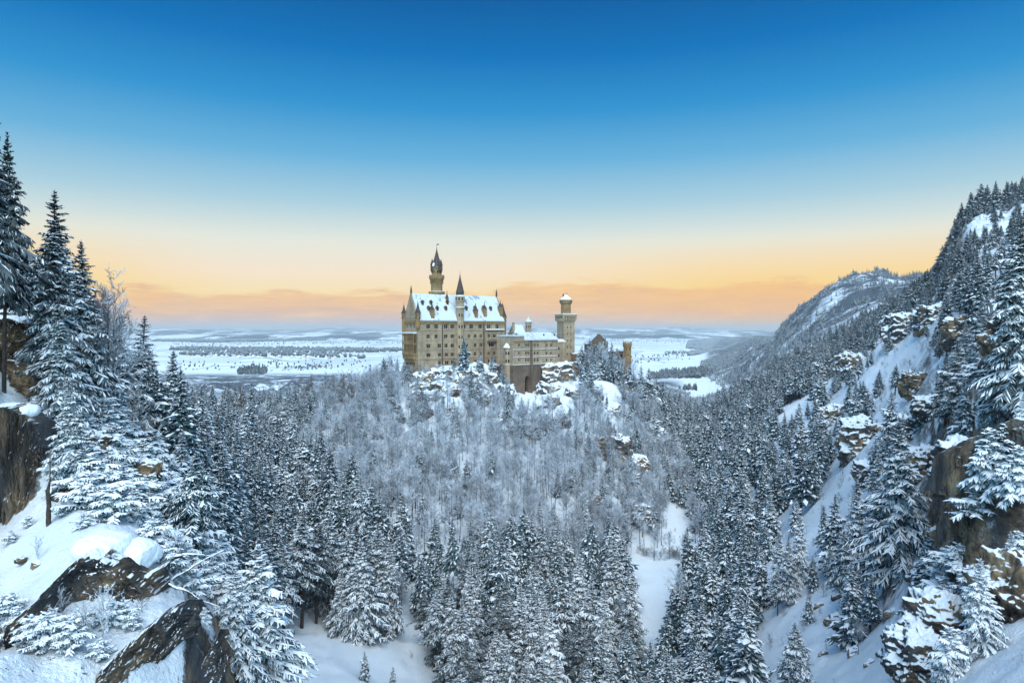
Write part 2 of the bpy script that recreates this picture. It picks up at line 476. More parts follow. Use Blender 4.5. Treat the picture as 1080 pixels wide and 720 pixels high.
# ------------------------------------------------------------------ the ground: one sheet from below the viewer to the horizon
# each column is the fall of the land along one bearing: (distance, picture row) pairs that keep the same order
END = [(3000, HORIZON + 170 * F / 3000), (46000, HORIZON + 170 * F / 46000)]
COLS = {
 -1400: [(18, 700), (26, 600), (29, 560), (29.5, 555), (31, 545), (32, 530), (37, 500), (50, 420), (53, 320), (58, 280), (62, 230), (64, 200), (80, 180), (120, 180), (200, 190), (300, 210), (420, 260), (900, 420)],
 -60: [(18, 1000), (26, 800), (29, 730), (29.5, 725), (31, 715), (32, 690), (37, 660), (50, 560), (53, 380), (58, 360), (62, 340), (64, 300), (80, 320), (120, 320), (200, 320), (300, 330), (420, 360), (900, 430)],
 0: [(18, 1000), (28, 780), (33, 708), (33.6, 700), (36, 690), (36.9, 662), (42, 640), (57, 552), (58.6, 440), (66, 405), (70, 375), (71.5, 338), (85, 345), (120, 345), (200, 340), (300, 350), (420, 375), (900, 430)],
 20: [(18, 1000), (28, 790), (33.5, 715), (34.2, 702), (37.5, 676), (38.4, 645), (43.5, 620), (57.5, 541), (59.3, 446), (66.5, 412), (71, 380), (72.5, 350), (86, 348), (120, 350), (200, 345), (300, 358), (420, 380), (900, 430)],
 38: [(18, 1000), (28, 800), (34, 722), (35, 705), (39, 656), (40, 628), (45, 600), (58, 530), (60, 462), (67, 425), (72, 390), (73.5, 372), (88, 355), (120, 355), (200, 350), (300, 365), (420, 385), (900, 430)],
 60: [(18, 1020), (28, 815), (34, 728), (35.5, 703), (40, 642), (41, 609), (46, 585), (59, 512), (61.5, 485), (68.5, 440), (74, 405), (75.8, 393), (91, 375), (122, 375), (200, 372), (300, 385), (420, 398), (900, 430)],
 80: [(18, 1050), (28, 830), (34, 735), (35.6, 700), (41.2, 632), (42.2, 590), (47, 572), (60, 500), (63, 480), (70, 448), (76, 428), (78, 420), (95, 405), (125, 398), (200, 400), (300, 405), (420, 410), (900, 430)],
 110: [(18, 1080), (28, 850), (35, 742), (36.6, 703), (42, 632), (43, 588), (48, 560), (58, 530), (63, 505), (70, 480), (78, 455), (82, 450), (100, 445), (130, 440), (200, 440), (300, 430), (420, 420), (900, 430)],
 140: [(18, 1100), (28, 880), (36, 735), (37.5, 682), (43, 638), (44.2, 602), (49.5, 560), (56, 550), (62, 530), (70, 510), (80, 490), (85, 485), (105, 480), (135, 475), (200, 460), (300, 445), (420, 430), (900, 430)],
 165: [(18, 1150), (30, 900), (36.5, 745), (41, 660), (45, 625), (46.3, 592), (51, 572), (56, 562), (63, 548), (72, 530), (84, 515), (90, 510), (110, 505), (140, 495), (200, 480), (300, 455), (420, 440), (900, 430)],
 195: [(18, 1200), (32, 920), (38.5, 740), (44, 645), (47, 632), (48.2, 614), (53, 603), (58, 598), (65, 585), (75, 570), (90, 555), (96, 550), (120, 545), (150, 530), (200, 505), (300, 465), (400, 442), (900, 430)],
 230: [(18, 1300), (34, 950), (42, 770), (48, 690), (51, 668), (52.5, 650), (57, 645), (62, 640), (70, 640), (80, 640), (95, 640), (105, 640), (125, 620), (160, 578), (210, 532), (300, 480), (390, 447), (900, 430)],
 270: [(18, 1400), (38, 1000), (50, 800), (55, 770), (58, 760), (62, 755), (68, 750), (75, 750), (85, 750), (95, 745), (110, 735), (125, 715), (150, 678), (180, 640), (225, 580), (300, 510), (390, 441), (900, 430)],
 300: [(18, 1500), (38, 1200), (60, 900), (70, 850), (80, 825), (90, 810), (100, 795), (115, 780), (130, 750), (150, 720), (162, 697), (173, 676), (190, 652), (215, 617), (250, 576), (310, 510), (390, 437), (900, 430)],
 345: [(18, 1550), (38, 1250), (60, 950), (70, 900), (80, 870), (90, 840), (100, 818), (115, 790), (130, 760), (148, 722), (162, 699), (178, 676), (198, 653), (228, 612), (258, 572), (318, 500), (395, 428), (900, 430)],
 400: [(18, 1600), (38, 1300), (60, 1000), (70, 950), (80, 900), (90, 870), (100, 840), (115, 800), (130, 770), (145, 745), (160, 719), (185, 680), (215, 636), (265, 563), (330, 485), (405, 411), (450, 404), (900, 430)],
 425: [(18, 1640), (38, 1330), (60, 1030), (70, 970), (80, 920), (90, 890), (100, 860), (115, 820), (130, 785), (145, 756), (160, 730), (185, 690), (215, 644), (265, 566), (330, 484), (398, 404), (452, 398), (900, 434)],
 450: [(18, 1660), (38, 1350), (60, 1050), (70, 990), (80, 940), (90, 905), (100, 875), (115, 835), (130, 800), (145, 768), (160, 740), (188, 690), (222, 640), (272, 560), (332, 478), (393, 402), (452, 396), (900, 434)],
 500: [(18, 1700), (38, 1400), (60, 1100), (70, 1040), (80, 990), (90, 950), (100, 920), (115, 880), (130, 840), (145, 800), (160, 763), (190, 700), (230, 635), (280, 552), (340, 468), (398, 401), (450, 395), (900, 430)],
 535: [(18, 1700), (38, 1400), (60, 1100), (70, 1040), (80, 995), (90, 960), (100, 930), (115, 885), (130, 845), (145, 808), (160, 772), (190, 712), (232, 636), (282, 555), (340, 472), (392, 418), (450, 398), (900, 432)],
 560: [(18, 1700), (38, 1400), (60, 1100), (70, 1045), (80, 1000), (90, 965), (100, 935), (115, 890), (130, 850), (145, 812), (160, 775), (190, 720), (235, 636), (284, 558), (342, 474), (394, 427), (450, 400), (900, 435)],
 600: [(18, 1700), (38, 1400), (60, 1100), (70, 1050), (80, 1005), (90, 970), (100, 940), (115, 895), (130, 852), (145, 815), (160, 784), (190, 728), (240, 633), (285, 562), (345, 473), (405, 404), (460, 395), (900, 435)],
 650: [(18, 1700), (38, 1400), (60, 1100), (70, 1050), (80, 1005), (90, 970), (100, 940), (115, 895), (130, 852), (145, 815), (160, 790), (200, 694), (246, 629), (285, 585), (345, 490), (420, 405), (490, 395), (900, 440)],
 690: [(18, 1650), (38, 1300), (60, 1050), (70, 1005), (80, 970), (90, 935), (100, 910), (115, 870), (130, 835), (145, 805), (160, 780), (200, 694), (246, 632), (295, 580), (370, 500), (440, 446), (490, 430), (900, 445)],
 740: [(18, 1600), (38, 1200), (60, 1000), (70, 960), (80, 925), (90, 895), (100, 872), (115, 845), (130, 806), (145, 768), (160, 745), (200, 684), (250, 615), (310, 566), (400, 510), (500, 473), (650, 440), (1500, 402)],
 770: [(18, 1550), (38, 1150), (60, 975), (70, 930), (80, 892), (90, 862), (100, 835), (115, 805), (130, 770), (145, 735), (160, 708), (200, 645), (250, 585), (315, 536), (410, 483), (525, 446), (675, 418), (1500, 383)],
 800: [(18, 1500), (38, 1100), (60, 950), (70, 900), (80, 860), (90, 830), (100, 800), (115, 765), (130, 735), (145, 705), (160, 675), (200, 610), (250, 560), (320, 510), (420, 460), (550, 423), (690, 402), (1500, 364)],
 828: [(18, 1450), (38, 1040), (60, 900), (70, 860), (80, 825), (90, 798), (100, 772), (115, 740), (130, 710), (145, 680), (160, 650), (200, 588), (250, 538), (320, 490), (420, 443), (532, 413), (660, 393), (1500, 346)],
 850: [(18, 1400), (38, 1000), (60, 860), (70, 830), (80, 800), (90, 775), (100, 750), (115, 720), (130, 690), (145, 660), (160, 630), (200, 570), (250, 520), (320, 475), (420, 430), (520, 405), (640, 386), (1500, 330)],
 875: [(18, 1350), (38, 975), (60, 840), (70, 810), (80, 782), (90, 757), (100, 733), (115, 705), (130, 678), (143, 648), (160, 612), (200, 545), (250, 495), (320, 450), (420, 408), (510, 392), (630, 380), (1500, 309)],
 900: [(18, 1300), (38, 950), (60, 820), (70, 790), (80, 765), (90, 740), (100, 718), (112, 695), (125, 672), (140, 635), (160, 590), (200, 518), (250, 468), (320, 425), (420, 385), (500, 376), (620, 368), (1500, 299)],
 925: [(18, 1275), (38, 925), (57, 810), (66, 780), (75, 755), (84, 733), (93, 713), (104, 692), (117, 663), (133, 620), (155, 568), (194, 495), (240, 448), (305, 407), (400, 368), (490, 356), (610, 352), (1500, 297)],
 950: [(18, 1250), (38, 900), (55, 800), (62, 770), (70, 745), (78, 728), (86, 710), (95, 690), (108, 655), (125, 600), (150, 540), (185, 475), (230, 430), (290, 390), (380, 352), (480, 340), (600, 336), (1500, 304)],
 985: [(18, 1200), (36, 850), (50, 780), (56, 750), (62, 730), (68, 715), (74, 700), (82, 680), (95, 645), (115, 575), (140, 502), (175, 434), (220, 382), (280, 345), (360, 327), (470, 312), (600, 306), (1500, 303)],
 1000: [(18, 1150), (34, 850), (46, 775), (52, 745), (58, 722), (64, 704), (70, 685), (78, 650), (90, 600), (104, 545), (128, 488), (162, 430), (208, 376), (272, 330), (352, 302), (455, 285), (570, 282), (1500, 302)],
 1015: [(18, 1120), (33, 840), (44, 772), (50, 742), (56, 718), (62, 695), (68, 674), (76, 635), (84, 560), (97, 515), (118, 466), (156, 412), (204, 360), (272, 312), (352, 272), (445, 245), (560, 245), (1500, 300)],
 1030: [(18, 1100), (32, 830), (42, 770), (48, 740), (54, 715), (60, 690), (66, 665), (74, 620), (80, 520), (90, 480), (110, 442), (150, 390), (200, 342), (270, 290), (350, 258), (440, 234), (560, 236), (1500, 300)],
 1055: [(18, 1080), (31, 815), (41, 756), (47, 728), (53, 702), (59, 680), (65, 655), (72, 610), (77, 500), (86, 455), (105, 415), (145, 365), (195, 322), (265, 280), (345, 250), (440, 226), (560, 228), (1500, 300)],
 1080: [(18, 1050), (30, 800), (40, 742), (46, 716), (52, 692), (58, 670), (64, 640), (70, 590), (74, 480), (82, 440), (100, 400), (140, 350), (190, 310), (260, 272), (340, 243), (440, 216), (560, 218), (1500, 300)],
 1200: [(18, 950), (30, 730), (40, 680), (46, 650), (52, 620), (58, 590), (64, 560), (70, 500), (74, 400), (82, 360), (100, 320), (140, 270), (190, 235), (260, 210), (340, 190), (440, 180), (560, 200), (1500, 290)],
 2500: [(18, 700), (30, 520), (40, 480), (46, 450), (52, 430), (58, 400), (64, 370), (70, 330), (74, 270), (82, 230), (100, 200), (140, 160), (190, 140), (260, 130), (340, 130), (440, 150), (560, 180), (1500, 280)],
}
ck = sorted(COLS)
# the left flank of the farther hill lies beyond the white field
FLANK = {740: ((1700, 417), (3000, 385)), 770: ((1700, 416), (3000, 374)), 800: ((1650, 394), (3000, 353)), 828: ((1540, 352), (3000, 364))}
for k_, (a_, b_) in FLANK.items():
    COLS[k_] = COLS[k_][:-1] + [a_, b_, END[1]]
ROWS = {k: COLS[k] if len(COLS[k]) == 20 else COLS[k] + END for k in COLS}
KY = np.array([[a for a, b in ROWS[k]] for k in ck], float)
KZ = np.array([[(HORIZON - b) / F * a for a, b in ROWS[k]] for k in ck], float)
gpx = np.unique(np.concatenate([np.linspace(-1400, -60, 30), np.linspace(-60, 330, 241), np.linspace(330, 930, 241),
                                np.linspace(930, 1140, 121), np.linspace(1140, 2500, 30)]))
sub = [4, 8, 8, 10, 10, 12, 16, 18, 16, 10, 10, 10, 12, 14, 18, 22, 14, 40, 10, 24]
sv = np.concatenate([np.arange(n) / n + i for i, n in enumerate(sub[:19])] + [[19.0]])


def pchip_cols(K):
    out = np.empty((len(gpx), K.shape[1]))
    for j in range(K.shape[1]):
        out[:, j] = np.interp(gpx, ck, K[:, j])
    return out


def blur_px(A, w):
    """smooth across neighbouring bearings"""
    n = int(w)
    B = np.pad(A, ((n, n), (0, 0)), mode='edge')
    ker = np.hanning(2 * n + 3)[1:-1]
    ker /= ker.sum()
    return sum(ker[i] * B[i:i + len(A)] for i in range(2 * n + 1))


LY, LZ = blur_px(pchip_cols(np.log(KY)), 5), blur_px(pchip_cols(KZ), 5)
# ragged edges for the rock bands in the near left slope
j = np.arange(20)[None, :]
wob = fbm(np.stack([np.repeat(gpx[:, None] / 22.0, 20, 1), np.repeat(j * 0.9, len(gpx), 0), np.zeros((len(gpx), 20)) + 4.4], -1), 4, 0.6)
near = ((j >= 2) & (j <= 5)) * 0.6 * np.clip((330 - gpx) / 100, 0, 1)[:, None]
LZ = LZ + wob * near * 0.12
LY = LY + np.roll(wob, 3, axis=0) * near * 0.008
LY = np.maximum.accumulate(LY, axis=1)
i0 = np.minimum(sv.astype(int), 18)
fr = sv - i0
GY = np.exp(LY[:, i0] * (1 - fr) + LY[:, i0 + 1] * fr)
# the far plain must lie flat, nearer land bends smoothly
GZ = LZ[:, i0] * (1 - fr) + LZ[:, i0 + 1] * fr
kk = np.array([1, 2, 3, 2, 1.0]) / 9
GZs = np.stack([np.convolve(np.pad(r, 2, mode='edge'), kk, 'valid') for r in GZ])
GZ = np.where(sv[None, :] > 9, GZs, GZ)
GX = (gpx[:, None] - 540) / F * GY
P3 = np.stack([GX, GY, GZ * 0], -1)
amp = np.clip(1 - (GY - 60) / 500, 0, 1)
offplain = np.clip((GZ + 168) / 30, 0, 1) * np.where(gpx < 720, 1, 0)[:, None] * np.clip(1.6 - GY / 500, 0, 1) + np.clip((GZ + 168) / 30, 0, 1) * np.where(gpx < 720, 0, 1)[:, None]
GZ = GZ + offplain * (fbm(P3 / 3.1, 4) * 0.32 * amp + fbm(P3 / 14.0 + 5, 4) * (0.8 + 0.9 * np.clip((GY - 90) / 150, 0, 1)) * np.clip(1.5 - GY / 900, 0, 1)
                      + fbm(P3 / 60.0 + 9, 4) * 2.8 * np.clip((GY - 120) / 150, 0, 1))
crag_w = np.clip((gpx - 960) / 60, 0, 1)[:, None] * np.clip((GY - 60) / 40, 0, 1)
crag_w = np.maximum(crag_w, 0.45 * np.clip((gpx - 820) / 80, 0, 1)[:, None] * np.clip((GY - 120) / 60, 0, 1))
GZ = GZ + crag_w * offplain * np.clip((900 - GY) / 300, 0, 1) * (fbm(np.stack([GX, GY, GX * 0], -1) / 26.0 + 3, 5, 0.55, True) - 0.4) * 3.2
hillw = np.clip((sv - 16.2) / 0.8, 0, 1)[None, :] * np.clip((18.0 - sv) / 0.9, 0, 1)[None, :] * np.clip((GZ + 165) / 60, 0, 1)
GZ = GZ + hillw * (fbm(P3 / 170.0 + 21, 6, 0.55, True) - 0.5) * 27
# castle crag: flatten where the walls stand
nx, ny = GZ.shape
vid = np.arange(nx * ny).reshape(nx, ny)
gf = np.stack([vid[:-1, :-1], vid[1:, :-1], vid[1:, 1:], vid[:-1, 1:]], -1).reshape(-1, 4)
gme = make_mesh('ground', np.stack([GX, GY, GZ], -1), [gf], [M['ground']], None, True)
ground = link('ground', gme, kind='structure')


def gz(px, y):
    """height of the land on a bearing at a distance"""
    i = int(np.clip(np.searchsorted(gpx, px) - 1, 0, nx - 2))
    f = (px - gpx[i]) / (gpx[i + 1] - gpx[i])
    return (1 - f) * np.interp(y, GY[i], GZ[i]) + f * np.interp(y, GY[i + 1], GZ[i + 1])


def gzv(px, y):
    return np.array([gz(a, b) for a, b in zip(px, y)])


def gslope(px, y):
    d = y * 0.01
    a = gz(px, y)
    sx = (gz(px + 7, y) - a) / (7 / F * y)
    sy = (gz(px, y + d) - a) / d
    return math.hypot(sx, sy)


def on(px, y):
    return np.array(((px - 540) / F * y, y, gz(px, y)))
# ------------------------------------------------------------------ the plain beyond: hills, woods, village
PLAIN = -170.0
rngp = np.random.RandomState(31)


def plain_y(py):
    return 170 * F / (py - HORIZON)


# low hills on the skyline (pre-alpine moraine), each a broad swell of wooded and open land
def hill_mat():
    m, t, b = mat('wooded_hills')
    p = pos(t)
    mp_ = nd(t, 'ShaderNodeMapping')
    mp_.inputs['Scale'].default_value = (1, .45, 1)
    lk(t, p, mp_.inputs[0])
    n = noise(t, 0.0011, 5, 0.62, mp_.outputs[0])
    n2 = noise(t, 0.02, 3, 0.6, p)
    w = math_node(t, 'ADD', n, math_node(t, 'MULTIPLY', math_node(t, 'SUBTRACT', n2, .5), .12))
    wood = smooth(t, w, 0.44, 0.50)
    lk(t, mix_col(t, wood, (0.80, 0.83, 0.87, 1), (0.085, 0.12, 0.15, 1)), b.inputs['Base Color'])
    b.inputs['Roughness'].default_value = 0.9
    return m


M['far_hill'] = hill_mat()


def hill_ridge(y0, x0, x1, h, seed, depth):
    n, mrow = 120, 9
    xs = np.linspace(x0, x1, n)
    rows = []
    for r in range(mrow):
        t = r / (mrow - 1)
        prof = math.sin(t * math.pi) ** .8
        e = np.sin(np.linspace(0, np.pi, n)) ** .35
        hh = h * prof * e * (.55 + .75 * np.clip(fbm(np.stack([xs / 5200.0, np.full(n, seed * 3.1 + t * .5), xs * 0], -1), 4), -.6, 1))
        rows.append(np.stack([xs, np.full(n, y0 + (t - .5) * depth), PLAIN - 2 + np.maximum(hh, 0)], -1))
    v = np.stack(rows)
    i = np.arange(mrow * n).reshape(mrow, n)
    q = np.stack([i[:-1, :-1], i[:-1, 1:], i[1:, 1:], i[1:, :-1]], -1).reshape(-1, 4)
    link('hills', make_mesh('hills', v, [q], [M['far_hill']], None, True), kind='structure')


hill_ridge(11500, -10500, -1200, 95, 1, 2600)
hill_ridge(13500, -1500, 7200, 125, 2, 3600)
hill_ridge(19000, -16000, 4000, 190, 3, 5000)
hill_ridge(24000, -6000, 17000, 250, 4, 6000)
hill_ridge(34000, -30000, 26000, 330, 5, 8000)


def woods(name, pts, h, w, label, seed, mats=None):
    """many small pointed tree tops standing on the plain"""
    rng = np.random.RandomState(seed)
    pts = np.asarray(pts)
    N = len(pts)
    hh = h * rng.uniform(.65, 1.2, N)
    ww = w * rng.uniform(.75, 1.25, N)
    a = np.arange(5) / 5 * 2 * np.pi
    a = a[None] + rng.uniform(0, 6, (N, 1))
    lo = np.stack([pts[:, None, 0] + np.cos(a) * ww[:, None] * .7, pts[:, None, 1] + np.sin(a) * ww[:, None] * .7, np.repeat(PLAIN - .5, N * 5).reshape(N, 5)], -1)
    mid = np.stack([pts[:, None, 0] + np.cos(a) * ww[:, None] * rng.uniform(.6, 1.2, (N, 5)), pts[:, None, 1] + np.sin(a) * ww[:, None], PLAIN + hh[:, None] * rng.uniform(.35, .7, (N, 5))], -1)
    tip = np.stack([pts[:, 0], pts[:, 1], PLAIN + hh], -1)[:, None, :]
    v = np.concatenate([lo, mid, tip], 1).reshape(-1, 3)
    b = np.arange(N)[:, None] * 11
    q = np.concatenate([b + np.array([[k, (k + 1) % 5, 5 + (k + 1) % 5, 5 + k]]) for k in range(5)])
    t = np.concatenate([b + np.array([[5 + k, 5 + (k + 1) % 5, 10]]) for k in range(5)])
    me = make_mesh(name, v, [q, t], mats or [M['far_wood']], None, False)
    return link(name, me, kind='stuff', label=label, cat='woods')


M['far_wood'] = frosted('far_woods', (0.035, 0.045, 0.045), (0.55, 0.60, 0.65), 0.38, 0.06)


def scatter_img(poly, n, seed):
    """n points spread over the part of the plain seen inside a picture polygon"""
    rng = np.random.RandomState(seed)
    xs = [p[0] for p in poly]; ys = [p[1] for p in poly]
    out = []
    y_near, y_far = plain_y(max(ys)), plain_y(min(ys))
    while len(out) < n:
        Y = np.sqrt(rng.uniform(y_near ** 2, y_far ** 2, 4000))
        px = rng.uniform(min(xs), max(xs), 4000)
        k = inpoly(px, HORIZON + 170 * F / Y, poly)
        out += list(zip((px[k] - 540) / F * Y[k], Y[k]))
    return np.array(out[:n])


woods('copse', scatter_img([(251, 399), (280, 399.5), (281, 392.5), (268, 391), (252, 393)], 300, 1), 26, 6, 'dark square copse alone on the snowy plain left of the castle', 1)
woods('village_woods', np.concatenate([
    scatter_img([(178, 369.2), (230, 370), (300, 371), (372, 372), (425, 371), (425, 368.5), (360, 367.6), (280, 367), (180, 367)], 800, 2),
    scatter_img([(185, 375), (250, 376), (372, 377.5), (386, 379), (386, 376.5), (330, 371), (200, 370)], 420, 3)]), 24, 11, 'bare woods and gardens among the houses of the distant village', 2)
woods('hedgerow_trees', np.concatenate([
    scatter_img([(195, 412), (235, 404), (330, 391), (332, 387), (240, 398), (195, 404)], 90, 4),
    scatter_img([(180, 408), (420, 388), (420, 380), (180, 382)], 130, 24),
    scatter_img([(660, 384), (820, 376), (820, 370), (660, 376)], 130, 25),
    scatter_img([(180, 365), (425, 362), (425, 358), (180, 361)], 500, 26),
    scatter_img([(290, 390), (360, 388), (360, 385), (290, 387)], 40, 5),
    scatter_img([(620, 362), (740, 362), (740, 358), (620, 357)], 260, 6),
    scatter_img([(700, 375), (728, 374), (728, 371), (702, 371)], 120, 7),
    scatter_img([(684, 398), (830, 391), (830, 386), (690, 390)], 40, 8)]), 12, 4.2, 'scattered hedgerow trees on the far snowy fields', 3)
woods('field_wood', np.concatenate([
    scatter_img([(684, 405), (700, 404), (745, 400), (772, 396), (800, 390), (800, 386), (760, 388), (735, 392), (684, 398)], 900, 9),
    scatter_img([(716, 418), (735, 415), (735, 412), (716, 414)], 12, 10)]), 26, 6, 'belt of dark trees edging the white field right of the castle', 4)
woods('distant_forest', np.concatenate([
    scatter_img([(724, 368), (745, 370), (800, 367), (835, 365), (835, 356), (760, 356.5), (726, 360)], 9000, 11),
    scatter_img([(727, 376), (770, 371), (808, 369), (808, 366.5), (760, 369.5), (727, 373)], 1500, 12)]), 24, 15, 'long dark forest on the plain beside the right-hand hill', 5)
woods('horizon_woods', np.concatenate([
    scatter_img([(160, 360), (230, 361), (330, 359), (420, 356.5), (420, 355.3), (300, 356.6), (170, 357)], 2600, 13),
    scatter_img([(610, 357), (720, 356), (760, 354.8), (610, 354.3)], 1800, 14),
    scatter_img([(606, 353.6), (700, 354), (810, 353.2), (810, 352.0), (606, 352.2)], 4200, 15)]), 26, 34, 'strips of woodland near the skyline of the plain', 6)

# village: small houses with snow on their roofs
M['render'] = plain('house_render', (0.50, 0.46, 0.40), 0.8, 0.2, .1)
M['tile'] = plain('brown_tile', (0.22, 0.10, 0.07), 0.8, 0.2, .1)


def house_mesh(w, l, h, r, roofm):
    mb = MB()
    b = [(-w, -l, -.5), (w, -l, -.5), (w, l, -.5), (-w, l, -.5)]
    t = [(x, y, h) for x, y, z in b]
    mb.hexa(b, t, 0)
    o = .6
    for s in (-1, 1):
        e0, e1 = (s * (w + o), -l - o, h - .4), (s * (w + o), l + o, h - .4)
        a0, a1 = (0, -l - o, h + r), (0, l + o, h + r)
        mb.hexa([e0, e1, a1, a0], [(p[0], p[1], p[2] + .7) for p in (e0, e1, a1, a0)], 1)
    mb.add([(-w, -l, h), (w, -l, h), (0, -l, h + r - .3), (-w, l, h), (w, l, h), (0, l, h + r - .3)], [(0, 1, 2), (3, 5, 4)], 0)
    k = MB(); k.__dict__.update(mb.__dict__)
    faces = [np.array(k.f4), np.array(k.f3)]
    return make_mesh('house', k.v, faces, [M['render'], roofm], [np.array(k.m4), np.array(k.m3)])


HM = [house_mesh(6, 8, 6, 5, M['snow']), house_mesh(7, 12, 6, 5.5, M['snow']), house_mesh(5.5, 7, 5, 4.5, M['tile'])]
hs = scatter_img([(182, 376), (250, 378), (372, 379.5), (386, 379.5), (386, 374), (330, 369.5), (200, 370)], 190, 16)
for k, (x, y) in enumerate(hs):
    o = link('village_house', HM[[0, 1, 0, 2][k % 4]], label='tiny snow-roofed house in the village on the plain', cat='house', group='houses of the distant village', loc=(x, y, PLAIN))
    o.rotation_euler[2] = rngp.uniform(0, 3)
for k, (px, py, s) in enumerate([(300, 391.5, .9), (306, 390.5, 1.1), (334, 387.5, 1.3), (341, 387.2, 1.1), (348, 387, 1.2), (236, 397, .9), (218, 401.5, 1.2)]):
    Y = plain_y(py)
    o = link('farmhouse', HM[[2, 1][k % 2]], label='small farmhouse among scattered trees on the plain between copse and castle', cat='house',
             group='farmhouses on the plain', loc=((px - 540) / F * Y, Y, PLAIN))
    o.scale = (s,) * 3
    o.rotation_euler[2] = rngp.uniform(0, 3)
Y = plain_y(390.5)
o = link('farmhouse', HM[2], label='lone brown-roofed barn at the edge of the white field right of castle', cat='house', loc=((793 - 540) / F * Y, Y, PLAIN))
o.rotation_euler[2] = 1.2
# ------------------------------------------------------------------ the castle
def stone_mat(name, col, course=0.9, dirt=0.5):
    m, t, b = mat(name)
    p = pos(t)
    n = noise(t, 0.18, 6, 0.65, p)
    # courses of ashlar: faint darker joints, single stones of slightly different tone
    br = nd(t, 'ShaderNodeTexBrick', inp={'Scale': 1.0, 'Mortar Size': 0.03, 'Brick Width': 1.6, 'Row Height': course})
    br.inputs['Color1'].default_value = (1, 1, 1, 1)
    br.inputs['Color2'].default_value = (.82, .82, .82, 1)
    br.inputs['Mortar'].default_value = (.62, .62, .62, 1)
    mpn = nd(t, 'ShaderNodeCombineXYZ')
    s = nd(t, 'ShaderNodeSeparateXYZ')
    lk(t, p, s.inputs[0])
    lk(t, math_node(t, 'ADD', s.outputs[0], math_node(t, 'MULTIPLY', s.outputs[1], .7)), mpn.inputs[0])
    lk(t, s.outputs[2], mpn.inputs[1])
    lk(t, mpn.outputs[0], br.inputs['Vector'])
    # weather streaks that run down the wall
    stv = nd(t, 'ShaderNodeMapping')
    stv.inputs['Scale'].default_value = (.55, .55, .05)
    lk(t, p, stv.inputs[0])
    st = noise(t, 1.0, 5, 0.6, stv.outputs[0])
    c = mix_col(t, smooth(t, n, .3, .7), tuple(x * .78 for x in col) + (1,), tuple(x * 1.12 for x in col) + (1,))
    c = mix_col(t, 1.0, c, br.outputs[0], 'MULTIPLY')
    c = mix_col(t, math_node(t, 'MULTIPLY', smooth(t, st, .46, .68), dirt), c, (col[0] * .35, col[1] * .36, col[2] * .42, 1))
    # rime caught on ledges
    c = mix_col(t, smooth(t, up(t), .55, .8), c, SNOW)
    lk(t, c, b.inputs['Base Color'])
    b.inputs['Roughness'].default_value = .85
    return m


M['lime'] = stone_mat('limestone', (0.46, 0.335, 0.215))
M['lime_trim'] = stone_mat('limestone_trim', (0.38, 0.25, 0.135), 2.5, .2)
M['ochre'] = stone_mat('ochre_stone', (0.34, 0.21, 0.095), 1.5, .3)
M['rough'] = stone_mat('rough_masonry', (0.20, 0.14, 0.10), .8, .5)
M['brick'] = stone_mat('red_brick', (0.27, 0.165, 0.105), .5, .4)
M['slate'] = plain('slate', (0.080, 0.054, 0.045), 0.6, 0.3, 1.0)
M['glass'], _t, _b = mat('dark_window')
_b.inputs['Base Color'].default_value = (0.018, 0.017, 0.020, 1)
_b.inputs['Roughness'].default_value = 0.25


def roof_snow():
    m, t, b = mat('roof_snow')
    p = pos(t)
    stv = nd(t, 'ShaderNodeMapping')
    stv.inputs['Scale'].default_value = (.5, .5, .16)
    lk(t, p, stv.inputs[0])
    n = noise(t, 1.0, 6, .65, stv.outputs[0])
    n2 = noise(t, .09, 4, .6, p)
    k = math_node(t, 'ADD', n, math_node(t, 'MULTIPLY', math_node(t, 'SUBTRACT', n2, .5), .7))
    lk(t, mix_col(t, smooth(t, k, .54, .72), (0.60, 0.63, 0.68, 1), (.20, .21, .23, 1)), b.inputs['Base Color'])
    bump(t, b, n, .5, .3)
    return m


M['roof_snow'] = roof_snow()

castle = bpy.data.objects.new('castle', None)
C.objects.link(castle)
tag(castle, 'pale stone castle with snowy roofs and pointed towers on the wooded crag', 'castle')


class Frame:
    """local axes: t along a wall, d into the building, z up"""

    def __init__(self, x, y, ang):
        self.o = np.array((x, y))
        self.u = np.array((math.cos(ang), math.sin(ang)))
        self.n = np.array((-math.sin(ang), math.cos(ang)))

    def __call__(self, t, d, z):
        q = self.o + self.u * t + self.n * d
        return (q[0], q[1], z)

    def t_at(self, px, d=0.0):
        """where a bearing meets the line at depth d"""
        k = (px - 540) / F
        o = self.o + self.n * d
        return (k * o[1] - o[0]) / (self.u[0] - k * self.u[1])

    def y_at(self, t, d=0.0):
        return (self.o + self.u * t + self.n * d)[1]

    def z_at(self, py, t, d=0.0):
        return (HORIZON - py) / F * self.y_at(t, d)


def fbox(mb, fr_, t0, t1, d0, d1, z0, z1, m=0):
    b = [fr_(t0, d0, z0), fr_(t1, d0, z0), fr_(t1, d1, z0), fr_(t0, d1, z0)]
    mb.hexa(b, [(p[0], p[1], z1) for p in b], m)


def lathe(mb, cx, cy_, prof, n=16, m=0, rot=0.0, cap=True):
    base = mb.n
    for r, z in prof:
        mb.v.extend([(cx + r * math.cos(rot + k / n * 2 * math.pi), cy_ + r * math.sin(rot + k / n * 2 * math.pi), z) for k in range(n)])
    mb.n += n * len(prof)
    for i in range(len(prof) - 1):
        for k in range(n):
            a, b_ = base + i * n + k, base + i * n + (k + 1) % n
            mb.f4.append((a, b_, b_ + n, a + n)); mb.m4.append(m)
    if cap:
        mb.fn.append(tuple(base + (len(prof) - 1) * n + k for k in range(n))); mb.mn.append(m)
        mb.fn.append(tuple(base + n - 1 - k for k in range(n))); mb.mn.append(m)


